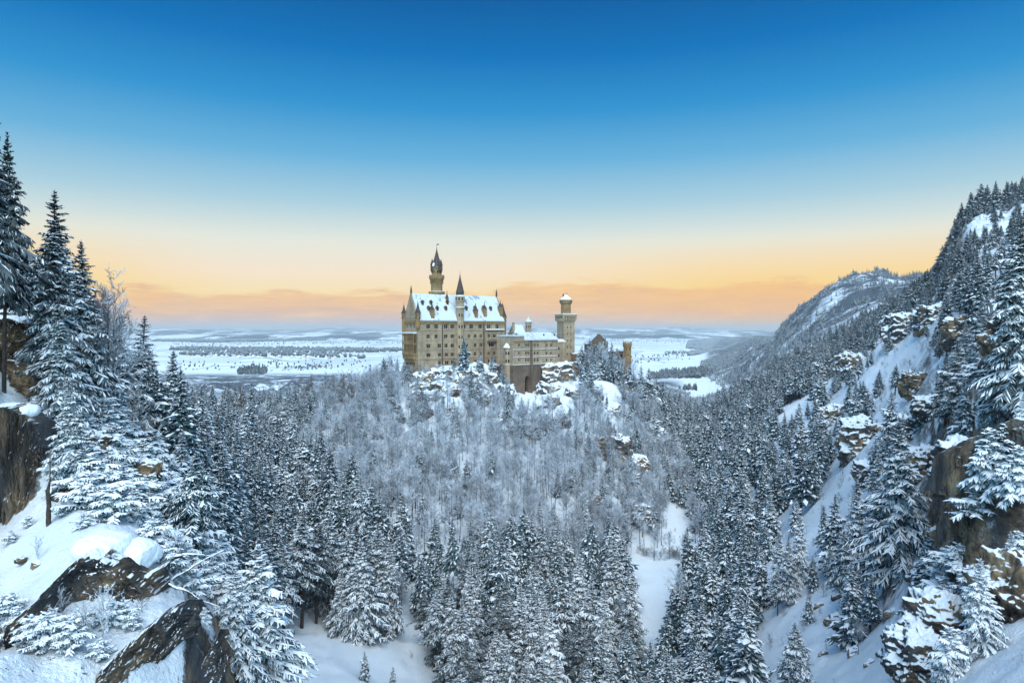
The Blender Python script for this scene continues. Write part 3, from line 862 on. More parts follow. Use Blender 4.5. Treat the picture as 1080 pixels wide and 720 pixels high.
def wall_with_holes(mb, fr_, t0, t1, z0, z1, holes, depth=.55, m=0, axis='t', d0=0.0):
    """a wall face with recessed openings; axis 't': along t at depth d0, axis 'd': along d at t = d0 (facing -t)"""
    P = (lambda a, q, z: fr_(a, d0 + q, z)) if axis == 't' else (lambda a, q, z: fr_(d0 + q, a, z))
    flip = axis != 't'
    H = [(a, b, c, e) for a, b, c, e in holes if a > t0 and b < t1 and c > z0 and e < z1]
    ts = sorted({t0, t1, *[h[0] for h in H], *[h[1] for h in H]})
    zs = sorted({z0, z1, *[h[2] for h in H], *[h[3] for h in H]})
    q = []
    for a, b in zip(ts[:-1], ts[1:]):
        for c, e in zip(zs[:-1], zs[1:]):
            ct, cz = (a + b) / 2, (c + e) / 2
            if any(h[0] < ct < h[1] and h[2] < cz < h[3] for h in H):
                continue
            q.append([P(a, 0, c), P(b, 0, c), P(b, 0, e), P(a, 0, e)])
    for a, b, c, e in H:
        q += [[P(a, 0, c), P(a, depth, c), P(a, depth, e), P(a, 0, e)][::-1], [P(b, 0, c), P(b, depth, c), P(b, depth, e), P(b, 0, e)],
              [P(a, 0, c), P(b, 0, c), P(b, depth, c), P(a, depth, c)][::-1], [P(a, 0, e), P(b, 0, e), P(b, depth, e), P(a, depth, e)]]
    for f in q:
        mb.add(f[::-1] if flip else f, [(0, 1, 2, 3)], m)


def window(parent, fr_, a, b, c, e, lights=2, axis='t', d0=0.0, trim=None, arch=True):
    """glazing set back in its opening, with mullions, a round-arched stone surround and a snowy sill"""
    P = (lambda s, q, z: fr_(s, d0 + q, z)) if axis == 't' else (lambda s, q, z: fr_(d0 + q, s, z))

    def bx(s0, s1, q0, q1, z0, z1, m):
        p = [P(s0, q0, z0), P(s1, q0, z0), P(s1, q1, z0), P(s0, q1, z0)]
        mb.hexa(p, [(x[0], x[1], z1) for x in p], m)

    mb = MB()
    bx(a - .02, b + .02, .42, .50, c - .02, e + .02, 0)
    for k in range(1, lights):
        x = a + (b - a) * k / lights
        bx(x - .13, x + .13, .12, .40, c, e, 1)
    if arch:
        w = (b - a) / lights
        for k in range(lights):
            x0 = a + w * k
            # spandrels that round the head of each light
            for sg in (0, 1):
                n = 4
                pts = []
                for i in range(n + 1):
                    an = i / n * math.pi / 2
                    pts.append((x0 + (w / 2 - w / 2 * math.cos(an) if sg == 0 else w / 2 + w / 2 * math.cos(an)), e - w / 2 + w / 2 * math.sin(an) - .05))
                cor = (x0 if sg == 0 else x0 + w, e)
                vs_ = [P(cor[0], .2, cor[1])] + [P(px_, .2, pz) for px_, pz in pts]
                mb.add(vs_, [(0, i + 1, i + 2) if sg else (0, i + 2, i + 1) for i in range(n)], 1)
    bx(a - .28, a - .003, -.10, .10, c - .1, e + .25, 1)
    bx(b + .003, b + .28, -.10, .10, c - .1, e + .25, 1)
    bx(a, b, -.12, .10, e + .003, e + .30, 1)
    bx(a - .35, b + .35, -.25, .08, c - .32, c - .06, 1)
    bx(a - .32, b + .32, -.22, .06, c - .057, c + .06, 2)
    return mb.build('window', [M['glass'], trim or M['lime_trim'], M['snow']], parent)


# ---- great hall: the long main block
A = Frame(-56.8, 400.0, math.atan2(40.0, 51.8))
LEN, WID = 65.5, 17.3
EAVE, RIDGE, FOOT = 5.4, 21.4, -44.0
FR_, GA_ = [], []          # openings of the long front, of the gable end
for zc, h, cols in [
    (1.5, 2.7, [(451.5, 2.3), (460, 2.3), (470, 2.3), (477, 2.5), (490, 1.0), (497, 2.6), (506.3, 2.6), (515.3, 2.5), (524.2, 2.3)]),
    (-4.6, 2.4, [(451.5, 2.0), (460, 2.0), (470, 2.2), (477, 2.4), (494.6, 1.6), (501, 1.7), (507, 1.7), (515.5, 1.7), (521.3, 2.2), (527.6, 1.7)]),
    (-10.4, 2.6, [(451.8, 2.5), (463.4, 2.2), (470.5, 2.0), (477, 2.2), (491.6, 2.6), (501, 1.7), (507.3, 1.8), (518.3, 3.9), (527.6, 1.6)]),
    (-16.0, 2.3, [(451.8, 2.6), (463.5, 1.9), (470.8, 2.0), (477, 2.2), (494.8, 1.4), (501, 1.3), (507, 1.5), (515.4, 1.6), (521.3, 1.7), (527.7, 1.8)]),
    (-20.9, 2.4, [(463.5, 1.7), (471, 2.3), (477.6, 2.6), (495, 1.6), (501.2, 2.2), (507.6, 1.8), (515.5, 1.4), (522, 1.4), (528, 1.6)])]:
    for px, w in cols:
        t = A.t_at(px)
        y = A.y_at(t)
        z = zc * (y / 403.0)  # rows were read off the picture near the left corner
        z = zc
        FR_.append((t - w / 2, t + w / 2, z - h / 2, z + h / 2))
for d in (4.2, 8.6, 13.0):
    GA_.append((d - .6, d + .6, .4, 2.6))
for d in (3.4, 8.6, 13.4):
    GA_.append((d - .45, d + .45, -23.5, -19.5))
GA_.append((8.0, 9.3, 8.2, 10.6))

mb = MB()
wall_with_holes(mb, A, 0, LEN, FOOT, EAVE, FR_)
wall_with_holes(mb, A, 0, WID, FOOT, EAVE, GA_[:6], axis='d')
mb.add([A(LEN, 0, FOOT), A(LEN, WID, FOOT), A(LEN, WID, EAVE), A(LEN, 0, EAVE)], [(0, 1, 2, 3)])
mb.add([A(LEN, WID, FOOT), A(0, WID, FOOT), A(0, WID, EAVE), A(LEN, WID, EAVE)], [(0, 1, 2, 3)])
# gable ends rise in stone above the roof line
for t0, t1 in ((-.25, .75), (LEN - .75, LEN + .25)):
    r = [(t0, -.2, EAVE + .05), (t0, WID + .2, EAVE + .05), (t0, WID / 2, RIDGE + .9)]
    v = [A(*p) for p in r] + [A(t1, p[1], p[2]) for p in r]
    mb.add(v, [(0, 2, 1), (3, 4, 5), (0, 3, 5, 2), (1, 2, 5, 4), (0, 1, 4, 3)])
# plinth, string courses, cornice
fbox(mb, A, -.55, LEN + .3, -.55, -.02, FOOT, -26.5)
for z, hgt, pr in ((-18.6, .55, .30), (-1.2, .25, .14), (-7.4, .22, .12), (-13.2, .22, .12)):
    fbox(mb, A, -pr, LEN + .2, -pr, -.012, z, z + hgt, 1)
    fbox(mb, A, -pr, -.012, .003, WID, z, z + hgt, 1)
fbox(mb, A, -.55, LEN + .55, -.55, -.015, EAVE - 1.5, EAVE - .05, 2)
fbox(mb, A, -.55, -.015, .003, WID + .2, EAVE - 1.5, EAVE - .05, 2)
for k in range(52):                                   # corbel table under the eaves
    t = .6 + k * (LEN - 1) / 51
    fbox(mb, A, t - .22, t + .22, -.50, -.014, EAVE - 2.3, EAVE - 1.503, 1)
for k in range(14):
    d = .6 + k * (WID - 1) / 13
    fbox(mb, A, -.50, -.014, d - .22, d + .22, EAVE - 2.3, EAVE - 1.503, 1)
for px in (466.5,):                                   # pilaster strips
    t = A.t_at(px)
    fbox(mb, A, t - .25, t + .25, -.35, -.016, -33, EAVE - 2.4, 3)
hall = mb.build('great_hall', [M['lime'], M['lime_trim'], M['ochre'], M['slate']], castle)
for q in FR_:
    w = q[1] - q[0]
    window(hall, A, *q, lights=1 if w < 1.55 else (3 if w > 3 else 2))
for q in GA_[:6]:
    window(hall, A, *q, lights=1, axis='d')
# projecting end bay towards the right, one step in front of the wall
mb = MB()
t0, t1 = A.t_at(510.6), A.t_at(531.2)
fbox(mb, A, A.t_at(509.3), A.t_at(510.5), -.9, -.018, -36, EAVE - 1.6, 1)
fbox(mb, A, t0 + .8, t1, -1.1, -.02, -.75, -.45, 0)
fbox(mb, A, t0 + .8, t1, -1.05, -.02, -.447, .05, 2)
mb.build('ledge', [M['lime_trim'], M['rough'], M['snow']], hall)
# balcony under the wide window
mb = MB()
a, b = A.t_at(513.6), A.t_at(523.2)
fbox(mb, A, a, b, -1.8, -.02, -8.2, -7.75, 0)
fbox(mb, A, a, b, -1.8, -1.5, -7.747, -6.75, 0)
for k in range(5):
    t = a + .5 + k * (b - a - 1) / 4
    fbox(mb, A, t - .2, t + .2, -1.3, -.022, -9.2, -8.203, 0)
mb.build('balcony', [M['brick']], hall)
# terrace at the foot of the right half
mb = MB()
a, b = A.t_at(490), A.t_at(531.5)
fbox(mb, A, a, b, -2.6, -.56, -36, -24.6, 1)
fbox(mb, A, a - .2, b + .2, -3.0, -.57, -24.597, -24.0, 1)
fbox(mb, A, a - .2, b + .2, -2.95, -.58, -23.997, -23.3, 0)
mb.build('terrace', [M['snow'], M['rough']], hall)

# roof: two snowy slopes with a real thickness
mb = MB()
for s in (0, 1):
    d_e, d_r = (-.75, WID / 2) if s == 0 else (WID + .75, WID / 2)
    lo = [A(.76, d_e, EAVE - .3), A(LEN - .76, d_e, EAVE - .3), A(LEN - .76, d_r, RIDGE), A(.76, d_r, RIDGE)]
    hi = [(p[0], p[1], p[2] + .55) for p in lo]
    mb.hexa(lo, hi, 0)
roof = mb.build('roof', [M['roof_snow']], hall)


def roof_d(z):
    """depth of the front slope at a height"""
    return -.75 + (z - .25 - (EAVE - .3)) / (RIDGE - EAVE + .3) * (WID / 2 + .75)


def on_roof(px, py):
    """point of the front slope seen at a picture position"""
    d = 2.0
    for _ in range(12):
        t = A.t_at(px, d)
        z = A.z_at(py, t, d)
        d = roof_d(z)
    return t, d, z


for x, y in ((240, 556), (312, 556), (450, 553), (292, 604), (365, 604), (437, 604), (610, 604), (684, 602), (755, 602), (815, 606)):
    t, d, z = on_roof(415 + x / 8, 250 + y / 8)
    mb = MB()
    fbox(mb, A, t - .85, t + .85, d - 1.0, d + 1.6, z - 1.3, z + .5, 0)
    fbox(mb, A, t - .45, t + .45, d - 1.06, d - 1.003, z - .8, z + .35, 1)
    v = [A(t - 1.15, d - 1.3, z + .48), A(t + 1.15, d - 1.3, z + .48), A(t, d - 1.3, z + 1.9), A(t - 1.15, d + 2.6, z + .48), A(t + 1.15, d + 2.6, z + .48), A(t, d + 2.6, z + 1.9)]
    mb.add(v, [(0, 1, 2), (3, 5, 4), (0, 2, 5, 3), (1, 4, 5, 2), (0, 3, 4, 1)], 2)
    mb.build('dormer', [M['ochre'], M['glass'], M['slate']], hall)
for x, y, hgt in ((322, 655, 5.6), (690, 652, 5.2), (765, 645, 5.6), (900, 640, 6.6), (450, 540, 4.6)):
    t, d, z = on_roof(415 + x / 8, 250 + y / 8)
    mb = MB()
    w = 1.15 if hgt > 5 else .6
    fbox(mb, A, t - w, t + w, d - w - .3, d + w, z - 4.0, z + hgt - 3.2, 0)
    fbox(mb, A, t - w - .2, t + w + .2, d - w - .5, d + w + .2, z + hgt - 3.197, z + hgt - 2.7, 0)
    p = [A(t - w - .2, d - w - .5, z + hgt - 2.697), A(t + w + .2, d - w - .5, z + hgt - 2.697), A(t + w + .2, d + w + .2, z + hgt - 2.697), A(t - w - .2, d + w + .2, z + hgt - 2.697), A(t, d - .15, z + hgt + .6)]
    mb.add(p, [(0, 1, 4), (1, 2, 4), (2, 3, 4), (3, 0, 4)], 1)
    fbox(mb, A, t - .16, t + .16, d - .3, d, z + hgt + .2, z + hgt + 1.8, 1)
    mb.build('chimney', [M['ochre'], M['slate']], hall)
# bare patch where snow slid off beside the stair turret
t, d, z = on_roof(474.5, 331.5)
# finials on the gable tops
for t in (.25, LEN - .25):
    mb = MB()
    x, y, _ = A(t, WID / 2, 0)
    lathe(mb, x, y, [(.55, RIDGE + .3), (.55, RIDGE + 1.3), (.75, RIDGE + 1.4), (.75, RIDGE + 1.7), (.45, RIDGE + 1.9), (.6, RIDGE + 2.9), (.42, RIDGE + 3.6), (.25, RIDGE + 3.9), (.36, RIDGE + 4.3), (.2, RIDGE + 4.8), (.08, RIDGE + 5.6)], 8)
    mb.build('finial', [M['slate']], hall)
# corner turrets with dark pointed caps
for t, d, z0, z1, zt, r, mt in ((-.2, WID - .3, -2, 9.8, 15.6, 1.25, 'ochre'), (.2, .2, 1.0, 9.6, 16.8, 1.45, 'ochre'), (LEN + .4, 2.6, -40, 8.2, 17.4, 2.35, 'ochre'), (LEN - .3, WID, -2, 8, 14, 1.2, 'ochre')):
    x, y, _ = A(t, d, 0)
    mb = MB()
    lathe(mb, x, y, ([(.25, z0 - 2.4), (r, z0)] if z0 > -10 else [(r, z0)]) + [(r, z1 - 1.2), (r + .3, z1 - .9), (r + .3, z1)], 12)
    for k in range(6):
        a = k / 6 * 6.283 + .2
        lathe(mb, x + math.cos(a) * (r - .03), y + math.sin(a) * (r - .03), [(.2, z1 - 3.4), (.2, z1 - 1.9)], 6, 1)
    tu = mb.build('turret', [M[mt], M['glass']], hall)
    mb = MB()
    lathe(mb, x, y, [(r + .45, z1 + .003), (r * .62, z1 + (zt - z1) * .4), (.07, zt), (.05, zt + 1.2)], 12)
    mb.build('spire', [M['slate']], tu)

# loggia on the gable end: two storeys of arches carried on corbels
mb = MB()
d0, d1 = 1.3, 15.2
for z0, z1 in ((-9.4, -8.5), (-15.8, -14.9), (-3.2, -2.5)):
    fbox(mb, A, -2.5, -.02, d0, d1, z0, z1, 0)
fbox(mb, A, -2.2, -.022, d0 + .3, d1 - .3, -18.2, -15.803, 0)
fbox(mb, A, -1.4, -.024, d0 + .8, d1 - .8, -20.2, -18.203, 0)
for k in range(9):
    d = d0 + .35 + k * (d1 - d0 - .7) / 8
    for z0, z1 in ((-14.897, -9.403), (-8.497, -3.203)):
        fbox(mb, A, -2.4, -2.0, d - .22, d + .22, z0, z1, 0)
for z0 in (-14.897, -8.497):
    fbox(mb, A, -2.38, -2.12, d0 + .1, d1 - .1, z0, z0 + 1.3, 0)
    for dd in (d0 + .003, d1 - .45):
        for q in range(2):
            fbox(mb, A, -2.3 + q * 1.1, -1.95 + q * 1.1, dd, dd + .4, z0 + .003, z0 + 5.48, 0)
    fbox(mb, A, -.30, -.026, d0 + .5, d1 - .5, z0 + .1, z0 + 5.3, 1)
fbox(mb, A, -2.7, -.02, d0 - .2, d1 + .2, -2.497, -1.9, 2)
mb.build('loggia', [M['ochre'], M['glass'], M['snow']], hall)
# small balcony of the right turret side omitted from view; corner buttress of the left corner
mb = MB()
for a0, a1, q0, q1, zt in ((-.9, 1.1, -.95, -.56, -19.2), (-.95, -.56, -.55, 2.2, -19.2)):
    b_ = [A(a0, q0, FOOT), A(a1, q0, FOOT), A(a1, q1, FOOT), A(a0, q1, FOOT)]
    t_ = [A(a0 + .3, max(q0, -.9) + .25, zt), A(a1 - .2, max(q0, -.9) + .25, zt), A(a1 - .2, q1, zt), A(a0 + .3, q1, zt)]
    mb.hexa(b_, t_, 0)
mb.build('buttress', [M['lime']], hall)

# ---- stair turret on the front
x, y, _ = A(A.t_at(484.8), -.4, 0)
mb = MB()
lathe(mb, x, y, [(2.5, -44), (2.5, 12.2), (2.95, 13.0), (2.95, 13.6), (2.55, 14.0), (2.5, 16.4), (3.0, 17.6), (3.0, 20.6), (2.7, 20.6), (2.7, 19.8)], 8, 0, .26)
for k in range(8):
    a = .26 + (k + .5) * math.pi / 4
    for zc in (1.5, -5, -11, -16.5, -22, 8.8, 18.9):
        if k in (5, 6) or zc > 15:
            rr = 2.5 * math.cos(math.pi / 8) if zc < 15 else 3.0 * math.cos(math.pi / 8)
            px_, py_ = x + math.cos(a) * rr, y + math.sin(a) * rr
            tx, ty = -math.sin(a), math.cos(a)
            hw, hh = (.42, .9) if zc < 15 else (.5, .8)
            p = [(px_ - tx * hw + math.cos(a) * o_, py_ - ty * hw + math.sin(a) * o_) for o_ in (.03,)] + [(px_ + tx * hw + math.cos(a) * .03, py_ + ty * hw + math.sin(a) * .03)]
            mb.add([(p[0][0], p[0][1], zc - hh), (p[1][0], p[1][1], zc - hh), (p[1][0], p[1][1], zc + hh), (p[0][0], p[0][1], zc + hh)], [(0, 1, 2, 3)], 1)
stair = mb.build('stair_turret', [M['lime'], M['glass']], castle)
mb = MB()
lathe(mb, x, y, [(2.5, 19.6), (2.5, 23.0), (2.75, 23.2), (2.3, 24.6), (1.1, 29.6), (.5, 32.2), (.3, 33.2), (.42, 33.6), (.12, 34.2), (.06, 36.6)], 8, 0, .26)
mb.build('spire', [M['slate']], stair)
mb = MB()
lathe(mb, x, y, [(3.05, 20.603), (3.05, 21.0), (2.9, 21.2), (2.55, 21.3)], 8, 0, .26)
mb.build('snow_rim', [M['snow']], stair)

# ---- high round tower behind the hall
Yt = 430.0
x, y = (460.6 - 540) / F * Yt, Yt
zz = lambda py: (HORIZON - py) / F * Yt
mb = MB()
lathe(mb, x, y, [(4.7, -30), (4.7, 22.6), (5.3, 22.9), (5.3, 24.2), (3.75, 24.5), (3.7, zz(298)), (4.3, zz(296)), (4.85, zz(294)), (4.85, zz(290.3)), (4.4, zz(290.3)), (4.4, zz(291.2))], 20)
for k in range(16):
    a = k / 16 * 6.283
    lathe(mb, x + math.cos(a) * 4.05, y + math.sin(a) * 4.05, [(.25, zz(299.5)), (.3, zz(296)), (.3, zz(295))], 6)
    if k % 2 == 0:
        ca, sa = math.cos(a), math.sin(a)
        p = [(x + ca * 4.9 - sa * s * .8, y + sa * 4.9 + ca * s * .8) for s in (-1, 1)]
        mb.add([(*p[0], zz(293.3)), (*p[1], zz(293.3)), (*p[1], zz(291.2)), (*p[0], zz(291.2))], [(0, 1, 2, 3)], 1)
rt = mb.build('round_tower', [M['ochre'], M['lime_trim']], castle)
mb = MB()
lathe(mb, x, y, [(3.1, zz(291.5)), (3.1, zz(283)), (3.5, zz(282.5)), (3.5, zz(281.5))], 16)
for k in range(8):
    a = k / 8 * 6.283 + .3
    lathe(mb, x + math.cos(a) * 2.95, y + math.sin(a) * 2.95, [(.42, zz(288.5)), (.42, zz(285.5))], 6, 1)
lantern = mb.build('lantern', [M['ochre'], M['glass']], rt)
mb = MB()
lathe(mb, x, y, [(3.6, zz(281.4)), (2.6, zz(277)), (1.5, zz(271.5)), (.7, zz(266.5)), (.3, zz(263.2)), (.12, zz(261)), (.07, zz(257))], 14)
for a, hh_, r in ((3.6, 277, 1.1), (5.4, 275.5, 1.0), (.6, 276, 1.0)):      # little side turrets
    lathe(mb, x + math.cos(a) * 3.1, y + math.sin(a) * 3.1, [(.3, zz(288)), (r, zz(285.5)), (r, zz(280)), (r + .2, zz(279.8)), (.1, zz(273))], 8)
mb.build('spire', [M['slate']], rt)
mb = MB()
lathe(mb, x - 1.6, y - 1.9, [(1.2, zz(281)), (1.05, zz(279)), (.5, zz(277.6)), (.1, zz(277.2))], 10)
mb.build('snow_patch', [M['snow']], rt)
mb = MB()
mb.hexa([(x + .0, y - .05, zz(258.3)), (x + 1.5, y - .05, zz(258.3)), (x + 1.5, y + .05, zz(258.3)), (x, y + .05, zz(258.3))],
        [(x + .0, y - .05, zz(257.1)), (x + 1.5, y - .05, zz(257.3)), (x + 1.5, y + .05, zz(257.3)), (x, y + .05, zz(257.1))])
mb.build('weather_vane', [M['slate']], rt)

# ---- knights' wing: lower range to the right
B = Frame(.55, 404.0, math.radians(44))
bt = B.t_at
BL = bt(588.0)
holes = []
for py, h, w in ((364.2, 2.3, 1.5), (372.6, 1.9, 1.2), (379.8, 2.0, 1.2)):
    for px in (547.3, 554.7, 557.2, 563.9, 567.0, 576.5, 581.0):
        t = bt(px)
        ww = w * (1.0 if px > 550 else .9)
        z = B.z_at(py, t)
        holes.append((t - ww / 2, t + ww / 2, z - h / 2, z + h / 2))
zt = -4.5
zb = -22.0
mb = MB()
a1 = bt(552.6)
wall_with_holes(mb, B, 0, BL, zb, -7.0, holes)
mb.add([B(0, 0, zb), B(0, 14, zb), B(0, 14, -7), B(0, 0, -7)][::-1], [(0, 1, 2, 3)])
mb.add([B(BL, 0, zb), B(BL, 14, zb), B(BL, 14, -7), B(BL, 0, -7)], [(0, 1, 2, 3)])
mb.add([B(0, 14, zb), B(BL, 14, zb), B(BL, 14, -7), B(0, 14, -7)][::-1], [(0, 1, 2, 3)])
fbox(mb, B, 0, a1, -.02, 14, -6.997, zt, 0)           # taller left end
for py in (368.9, 376.9, 384.6):
    for s0, s1 in ((-.15, BL + .15),):
        t = (s0 + s1) / 2
        z = B.z_at(py, bt(560))
        fbox(mb, B, s0, s1, -.25, -.014, z, z + .4, 1)
        fbox(mb, B, s0, s1, -.22, -.016, z + .403, z + .62, 2)
fbox(mb, B, -.2, BL + .2, -.35, -.018, -7.9, -7.003, 1)
tp = bt(559.6)
fbox(mb, B, tp - .55, tp + .55, -1.3, -.36, -42, -6.9, 3)
wing = mb.build('knights_wing', [M['lime'], M['lime_trim'], M['snow'], M['rough']], castle)
for q in holes:
    window(wing, B, *q, lights=2 if q[1] - q[0] > 1.3 else 1)
mb = MB()                                               # low snowy roof
lo = [B(a1 + .02, -.7, -7.0), B(BL + .5, -.7, -7.0), B(BL + .5, 7, -2.6), B(a1 + .02, 7, -2.6)]
mb.hexa(lo, [(p[0], p[1], p[2] + .7) for p in lo])
lo = [B(a1 + .02, 7.003, -2.6), B(BL + .5, 7.003, -2.6), B(BL + .5, 14.6, -7.0), B(a1 + .02, 14.6, -7.0)]
mb.hexa(lo, [(p[0], p[1], p[2] + .7) for p in lo])
fbox(mb, B, -.3, a1 + .3, -.4, 14, zt + .003, zt + .9)
mb.build('roof', [M['roof_snow']], wing)
for px in (573.5, 584.5):                               # two small vents on the snow
    t = bt(px, 3)
    mb = MB(); fbox(mb, B, t - .3, t + .3, 2.6, 3.3, -6, -3.1); mb.build('chimney', [M['slate']], wing)
# rough foundation with the tall dark arch
mb = MB()
BL2 = bt(576.2)
ta, tb = bt(553.8), bt(558.5)
za = B.z_at(396.5, ta)
arch = [(ta, tb, -60.0 + .5, za)]
wall_with_holes(mb, B, 0.01, BL2, -60, zb - .003, arch, depth=3.0, m=0)
mb.add([B(ta, 3, -60), B(tb, 3, -60), B(tb, 3, za), B(ta, 3, za)], [(0, 1, 2, 3)], 1)
n = 6
for sg in (0, 1):                                       # round head of the arch
    pts = []
    r = (tb - ta) / 2
    for i in range(n + 1):
        an = i / n * math.pi / 2
        pts.append(((ta + r - r * math.cos(an)) if sg == 0 else (ta + r + r * math.cos(an)), za - r + r * math.sin(an)))
    cor = (ta if sg == 0 else tb, za + .02)
    mb.add([B(cor[0], .02, cor[1])] + [B(p[0], .02, p[1]) for p in pts], [(0, i + 1, i + 2) if sg else (0, i + 2, i + 1) for i in range(n)], 0)
mb.add([B(BL2, 0, -60), B(BL2, 12, -60), B(BL2, 12, zb), B(BL2, 0, zb)], [(0, 1, 2, 3)])
mb.add([B(0.01, 0, -60), B(0.01, 12, -60), B(0.01, 12, zb), B(0.01, 0, zb)][::-1], [(0, 1, 2, 3)])
mb.add([B(0.01, 12, -60), B(BL2, 12, -60), B(BL2, 12, zb), B(0.01, 12, zb)][::-1], [(0, 1, 2, 3)])
z = B.z_at(413.5, bt(570))
fbox(mb, B, tb + 1, BL2 + .1, -.3, -.012, z, z + .5, 2)
mb.build('foundation', [M['rough'], M['glass'], M['snow']], wing)

# bay with the snow cone, between hall and wing
px, Yb = 536.4, 409.0
x, y = (px - 540) / F * Yb, Yb
zq = lambda py: (HORIZON - py) / F * Yb
mb = MB()
lathe(mb, x, y, [(3.1, -60), (3.1, zq(385)), (3.25, zq(384.8)), (3.25, zq(384)), (3.0, zq(383.8)), (3.0, zq(368)), (3.3, zq(367.4)), (3.3, zq(366.6))], 12)
for py in (372, 380):
    for a in (-2.1, -1.57, -1.0):
        lathe(mb, x + math.cos(a) * 2.85, y + math.sin(a) * 2.85, [(.45, zq(py + 1.8)), (.45, zq(py - 1.4))], 8, 1)
bay = mb.build('round_bay', [M['lime'], M['glass']], castle)
mb = MB()
lathe(mb, x, y, [(3.4, zq(366.55)), (2.9, zq(365)), (1.2, zq(360.5)), (.2, zq(358.8))], 12)
mb.build('roof', [M['snow']], bay)

# small gabled house and turret rising behind the wing
mb = MB()
G = Frame(*(np.array([(543.5 - 540) / F * 436, 436])), math.radians(30))
gl = 8.2
fbox(mb, G, 0, gl, 0, 9, -14, -3.4, 0)
mb.add([G(0, 0, -3.4), G(0, 9, -3.4), G(0, 4.5, 2.2), G(gl, 0, -3.4), G(gl, 9, -3.4), G(gl, 4.5, 2.2)], [(0, 2, 1), (3, 4, 5)], 0)
fbox(mb, G, -1.2, .2, 1.0, 2.2, -6, 4.4, 0)
gh = mb.build('gabled_house', [M['lime']], castle)
mb = MB()
for d_e in (-.6, 9.6):
    lo = [G(-.3, d_e, -3.7), G(gl - .4, d_e, -3.7), G(gl - .4, 4.5, 2.3), G(-.3, 4.5, 2.3)]
    mb.hexa(lo, [(p[0], p[1], p[2] + .6) for p in lo])
mb.build('roof', [M['roof_snow']], gh)
Yq = 444.0
x, y = (557.3 - 540) / F * Yq, Yq
zq = lambda py: (HORIZON - py) / F * Yq
mb = MB()
lathe(mb, x, y, [(2.0, -20), (2.0, zq(341)), (2.35, zq(340.6)), (2.35, zq(339.4))], 12)
for a in (-2.2, -1.57, -.9):
    lathe(mb, x + math.cos(a) * 1.85, y + math.sin(a) * 1.85, [(.35, zq(345.4)), (.35, zq(343))], 6, 1)
ct = mb.build('chapel_turret', [M['lime'], M['glass']], castle)
mb = MB()
lathe(mb, x, y, [(2.6, zq(339.3)), (1.5, zq(337.4)), (.4, zq(335)), (.08, zq(333.6))], 12)
mb.build('spire', [M['roof_snow']], ct)

# ---- square tower
Yv = 462.0
cx, cyv = (596.8 - 540) / F * Yv, Yv
zv = lambda py: (HORIZON - py) / F * Yv
ang = math.radians(26)


def sq(mb, r, prof, m=0):
    lathe(mb, cx, cyv, [(a * r * math.sqrt(2), z) for a, z in prof], 4, m, ang + math.pi / 4)


mb = MB()
sq(mb, 4.45, [(1, -45), (1, zv(339.5)), (1.06, zv(338.2)), (1.26, zv(336)), (1.26, zv(331.3)), (1.14, zv(331.3)), (1.14, zv(332.4))])
V = Frame(cx, cyv, ang)
for k in range(7):                                      # machicolation arches on the two seen sides
    s = -4.6 + k * 9.2 / 6
    fbox(mb, V, s - .3, s + .3, -5.72, -4.6, zv(338.6), zv(335.4), 0)
    fbox(mb, V, -5.72, -4.6, s - .3, s + .3, zv(338.6), zv(335.4), 0)
    if k < 6:
        c = s + 9.2 / 12
        fbox(mb, V, c - .36, c + .36, -5.66, -5.0, zv(335.6), zv(333.4), 1)
        fbox(mb, V, -5.66, -5.0, c - .36, c + .36, zv(335.6), zv(333.4), 1)
for k in range(5):
    z = zv(345 + k * 7)
    for s in (-1.2, 1.4):
        fbox(mb, V, s - .3, s + .3, -4.49, -4.3, z - .7, z + .7, 1)
st_ = mb.build('square_tower', [M['lime'], M['glass']], castle)
mb = MB()
lathe(mb, cx, cyv, [(3.4, zv(332.6)), (3.4, zv(321.2)), (3.9, zv(320.2)), (4.4, zv(319)), (4.4, zv(316.2)), (4.1, zv(316.2)), (4.1, zv(317))], 18)
for k in range(14):
    a = k / 14 * 6.283
    lathe(mb, cx + math.cos(a) * 4.18, cyv + math.sin(a) * 4.18, [(.3, zv(318.6)), (.3, zv(317))], 6, 1)
drum = mb.build('watch_turret', [M['ochre'], M['glass']], st_)
mb = MB()
lathe(mb, cx, cyv, [(4.3, zv(316.1)), (3.0, zv(314)), (1.2, zv(311.4)), (.25, zv(310.2))], 18)
mb.build('roof', [M['snow']], st_)
for s in (-2.0, .4):
    mb = MB(); fbox(mb, V, s - .45, s + .45, -.5, .5, zv(315), zv(309.2 + abs(s) * .3)); mb.build('chimney', [M['ochre']], st_)
mb = MB()
fbox(mb, V, -5.5, 5.5, -5.5, -3.3, zv(331.25), zv(330.7))
fbox(mb, V, -5.5, -3.3, -3.297, 5.5, zv(331.25), zv(330.7))
mb.build('snow_rim', [M['snow']], st_)

# low building at the tower's foot, curtain wall, gatehouse
D = Frame((585.5 - 540) / F * 447, 447, math.radians(20))
mb = MB()
fbox(mb, D, 0, 7.2, 0, 7, -40, -8.6, 0)
for px, py in ((589.3, 367.5), (589.3, 374.8)):
    t, z = D.t_at(px), D.z_at(py, D.t_at(px))
    fbox(mb, D, t - .5, t + .5, -.06, -.004, z - .8, z + .8, 1)
fbox(mb, D, -.3, 7.5, -.3, 7.3, -8.597, -7.7, 2)
fbox(mb, D, .5, 6.5, .6, 6.5, -7.697, -6.8, 2)
mb.build('tower_annex', [M['lime'], M['glass'], M['snow']], castle)
W = Frame((604 - 540) / F * 455, 455, math.radians(18))
mb = MB()
wl = W.t_at(627)
fbox(mb, W, 0, wl, 0, 1.6, -40, -17.0, 0)
fbox(mb, W, -.1, wl, -.2, 1.8, -16.997, -16.3, 1)
mb.build('curtain_wall', [M['brick'], M['snow']], castle)
mb = MB()
fbox(mb, W, -14, 2, -5.0, -4.0, -40, -23.2, 0)
